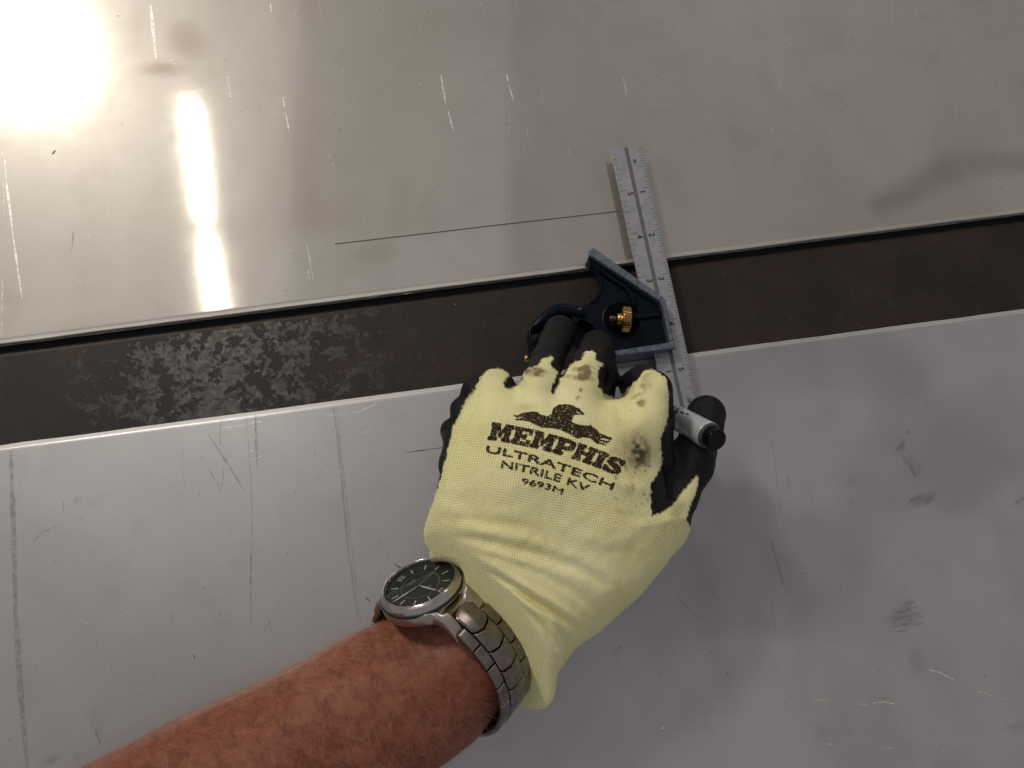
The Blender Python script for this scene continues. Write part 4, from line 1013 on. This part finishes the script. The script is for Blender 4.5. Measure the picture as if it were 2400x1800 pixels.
# which side 3 o'clock lies on, seen from the front: clockwise from 12 (−DX) toward 3
SGN = 1.0 if np.cross(-DX, DY)@DN > 0 else -1.0
for h in (1, 2, 3, 4, 5, 7, 8, 9, 10, 11):
    mb = MB(); dstroke(mb, hp(h, 1.12), hp(h, 1.46), .028, DZ); mb.build('hour_marker', MAT_WHITE, dl_)
def numeral(strs, h):
    # strokes in a little upright box, its up pointing outward
    o_ = np.array(hp(h, 1.30)); up_ = norm(-np.array(hp(h, 1.0))) if False else norm(np.array(hp(h, 1.0))); rt = np.array([up_[1], -up_[0]])*SGN
    mb = MB()
    for (x0, y0), (x1, y1) in strs: dstroke(mb, o_+rt*x0+up_*y0, o_+rt*x1+up_*y1, .018, DZ)
    mb.build('hour_numeral', MAT_WHITE, dl_)
X_ = lambda c: [((c-.08, -.15), (c+.08, .15)), ((c+.08, -.15), (c-.08, .15))]
I_ = lambda c: [((c, -.15), (c, .15))]
V_ = lambda c: [((c, -.15), (c-.08, .15)), ((c, -.15), (c+.08, .15))]
numeral(X_(-.16)+I_(.0)+I_(.1), 12); numeral(V_(-.06)+I_(.1), 6)
V = []; n = 72
for k in range(n):
    a_ = 2*math.pi*k/n
    for r_ in (.93, .955): V.append(cp_(r_*math.cos(a_), r_*math.sin(a_), DZ))
MB().add(V, [[2*k, 2*k+1, (2*k+3) % (2*n), (2*k+2) % (2*n)] for k in range(n)]).build('dial_ring', MAT_FAINT, dl_)
mb = MB()
for (a_, b_) in (((-.62, -.28), (-.62, .28)), ((-.48, -.2), (-.48, .2)), ((.5, -.16), (.5, .16)), ((.60, -.1), (.60, .1))): dstroke(mb, a_, b_, .022, DZ-.012)
mb.build('dial_print', MAT_FAINT, dl_)
K8 = lambda x, y: (860+x/8.296, 1290+y/8.296)
hc = dial_xy(*K8(1030, 700)); mh = dial_xy(*K8(505, 1030)); hh_ = dial_xy(*K8(1345, 785)); sh = dial_xy(*K8(1410, 355)); s2 = hc-(sh-hc)*.25
mb = MB(); dstroke(mb, hc, hc+(mh-hc)*.45, .02, DZ+.05, .03); dstroke(mb, hc+(mh-hc)*.45, hc+(mh-hc)*.86, .05, DZ+.05, .045); dstroke(mb, hc+(mh-hc)*.86, mh, .035, DZ+.05, .012); mb.build('minute_hand', MAT_WHITE, watch)
mb = MB(); dstroke(mb, hc, hc+(hh_-hc)*.3, .02, DZ+.025, .05); dstroke(mb, hc+(hh_-hc)*.3, hh_, .055, DZ+.025, .035); mb.build('hour_hand', MAT_WHITE, watch)
mb = MB(); dstroke(mb, s2, sh, .018, DZ+.08, .012); mb.build('second_hand', plain('grey_hand', (.30, .32, .29), .4, .4), watch)
def glass():
    m = M('watch_glass'); t = m.t; out = t.nodes['Material Output']; tr = m.n('ShaderNodeBsdfTransparent'); gl = m.n('ShaderNodeBsdfGlossy'); gl.inputs['Roughness'].default_value = .03
    fr = m.n('ShaderNodeFresnel'); fr.inputs[0].default_value = 1.45; mx = m.n('ShaderNodeMixShader'); m.l(fr.outputs[0], mx.inputs[0]); m.l(tr.outputs[0], mx.inputs[1]); m.l(gl.outputs[0], mx.inputs[2]); m.l(mx.outputs[0], out.inputs[0])
    t.nodes.remove(m.b); return m.m
V, F = lathe([(1.70, .60), (1.70, .655), (1.6, .668), (1.2, .68), (.6, .688), (.02, .69)], CASE, DN, 96, hint=tuple(DX)); MB().add(V, F[:-2]+[F[-1]]).build('crystal', glass(), watch, True)
# crown on the hand side (3 o'clock)
cs = 1 if hp(3, 1)[1] > 0 else -1
MB().add(*lathe([(.20, 0), (.27, .03), (.28, .18), (.22, .24), (.05, .25)], cp_(0, cs*1.98, .0), DY*cs, 32, wob=lambda k, h: 1 if k % 2 else .95)).build('crown', MAT_CASE, watch, False)

RB = 3.78                                                # loop radius under the links
EDGEP = [-1, -.97, -.90, -.78]
def samples(n):
    mid_ = np.linspace(-.6, .6, n); return np.array(EDGEP+list(mid_)+[-v for v in EDGEP[::-1]])
def link(name, th0, th1, y0, y1, bow, T_, bow0=None):
    V = []; us_ = samples(4); vs_ = samples(3); nu_s, nv_s = len(us_), len(vs_)
    ry = .04/max(.1, (y1-y0)/2); rt = .04/max(.1, (th1-th0)/2*RB)
    for u in us_:
        for v in vs_:
            # keep the rounding to half a millimetre at every border
            du_ = 1-(1-abs(u))*min(1, rt/.22) if abs(u) > .78 else abs(u)*(1-rt)/.78
            dv_ = 1-(1-abs(v))*min(1, ry/.22) if abs(v) > .78 else abs(v)*(1-ry)/.78
            uu, vv = math.copysign(du_, u), math.copysign(dv_, v)
            y = (y0+y1)/2+vv*(y1-y0)/2
            bw = bow if bow0 is None else bow0*(1-uu)/2+bow*(1+uu)/2
            th = (th0+th1)/2+uu*(th1-th0)/2 + bw*(vv*vv-.4)
            a_ = max(0, (abs(uu)-(1-rt))/rt); b_ = max(0, (abs(vv)-(1-ry))/ry)
            hgt = T_ - .07*(1-math.sqrt(max(0, 1-min(1, a_*a_+b_*b_))))
            if abs(u) == 1 or abs(v) == 1: hgt = T_-.16
            r = RB+hgt
            V.append(LC + (WU*math.sin(th)+WW*math.cos(th))*r + DY*y)
    F = []
    for i in range(nu_s-1):
        for j in range(nv_s-1): k = i*nv_s+j; F.append([k, k+1, k+nv_s+1, k+nv_s])
    n0 = len(V); low = []
    per = [j for j in range(nv_s)]+[i*nv_s+nv_s-1 for i in range(1, nu_s)]+[(nu_s-1)*nv_s+j for j in range(nv_s-2, -1, -1)]+[i*nv_s for i in range(nu_s-2, 0, -1)]
    for k in per:
        p = V[k]; c_ = LC+DY*((p-LC)@DY); V.append(c_+norm(p-c_)*(RB-.02))
    m_ = len(per)
    for i in range(m_): F.append([per[i], n0+i, n0+(i+1) % m_, per[(i+1) % m_]])
    F.append([n0+i for i in range(m_)][::-1])
    return mk(name, V, F, MAT_LINK, watch, True)
pit = 1.10/4.0; halfc = .60
END = -phi+2*math.pi-.60
tc = -phi+.525; k = 0
while tc < END-.05:
    t1_ = min(END, tc+pit*(1.22 if k == 0 else 1)); link('centre_link', tc, t1_-.019, -halfc, halfc, -.06, .31 if k < 1 else .29, .09 if k == 0 else -.06)
    tc = t1_; k += 1
ts = -phi+.70; k = 0
while ts < END-.1:
    t1_ = min(END-.05, ts+pit*.98)
    for y0, y1 in ((-1.17, -halfc-.035), (halfc+.035, 1.17)): link('side_link', ts, t1_-.017, y0, y1, 0, .25)
    ts = t1_; k += 1

for o in bpy.data.objects:
    if '_w' in o: del o['_w']
print('rule check', [proj(rp(n_*I, .6, ZR)) for n_ in (1, 3, 5)])
print('verts', len(GV), 'shift z wrist', WC[2])
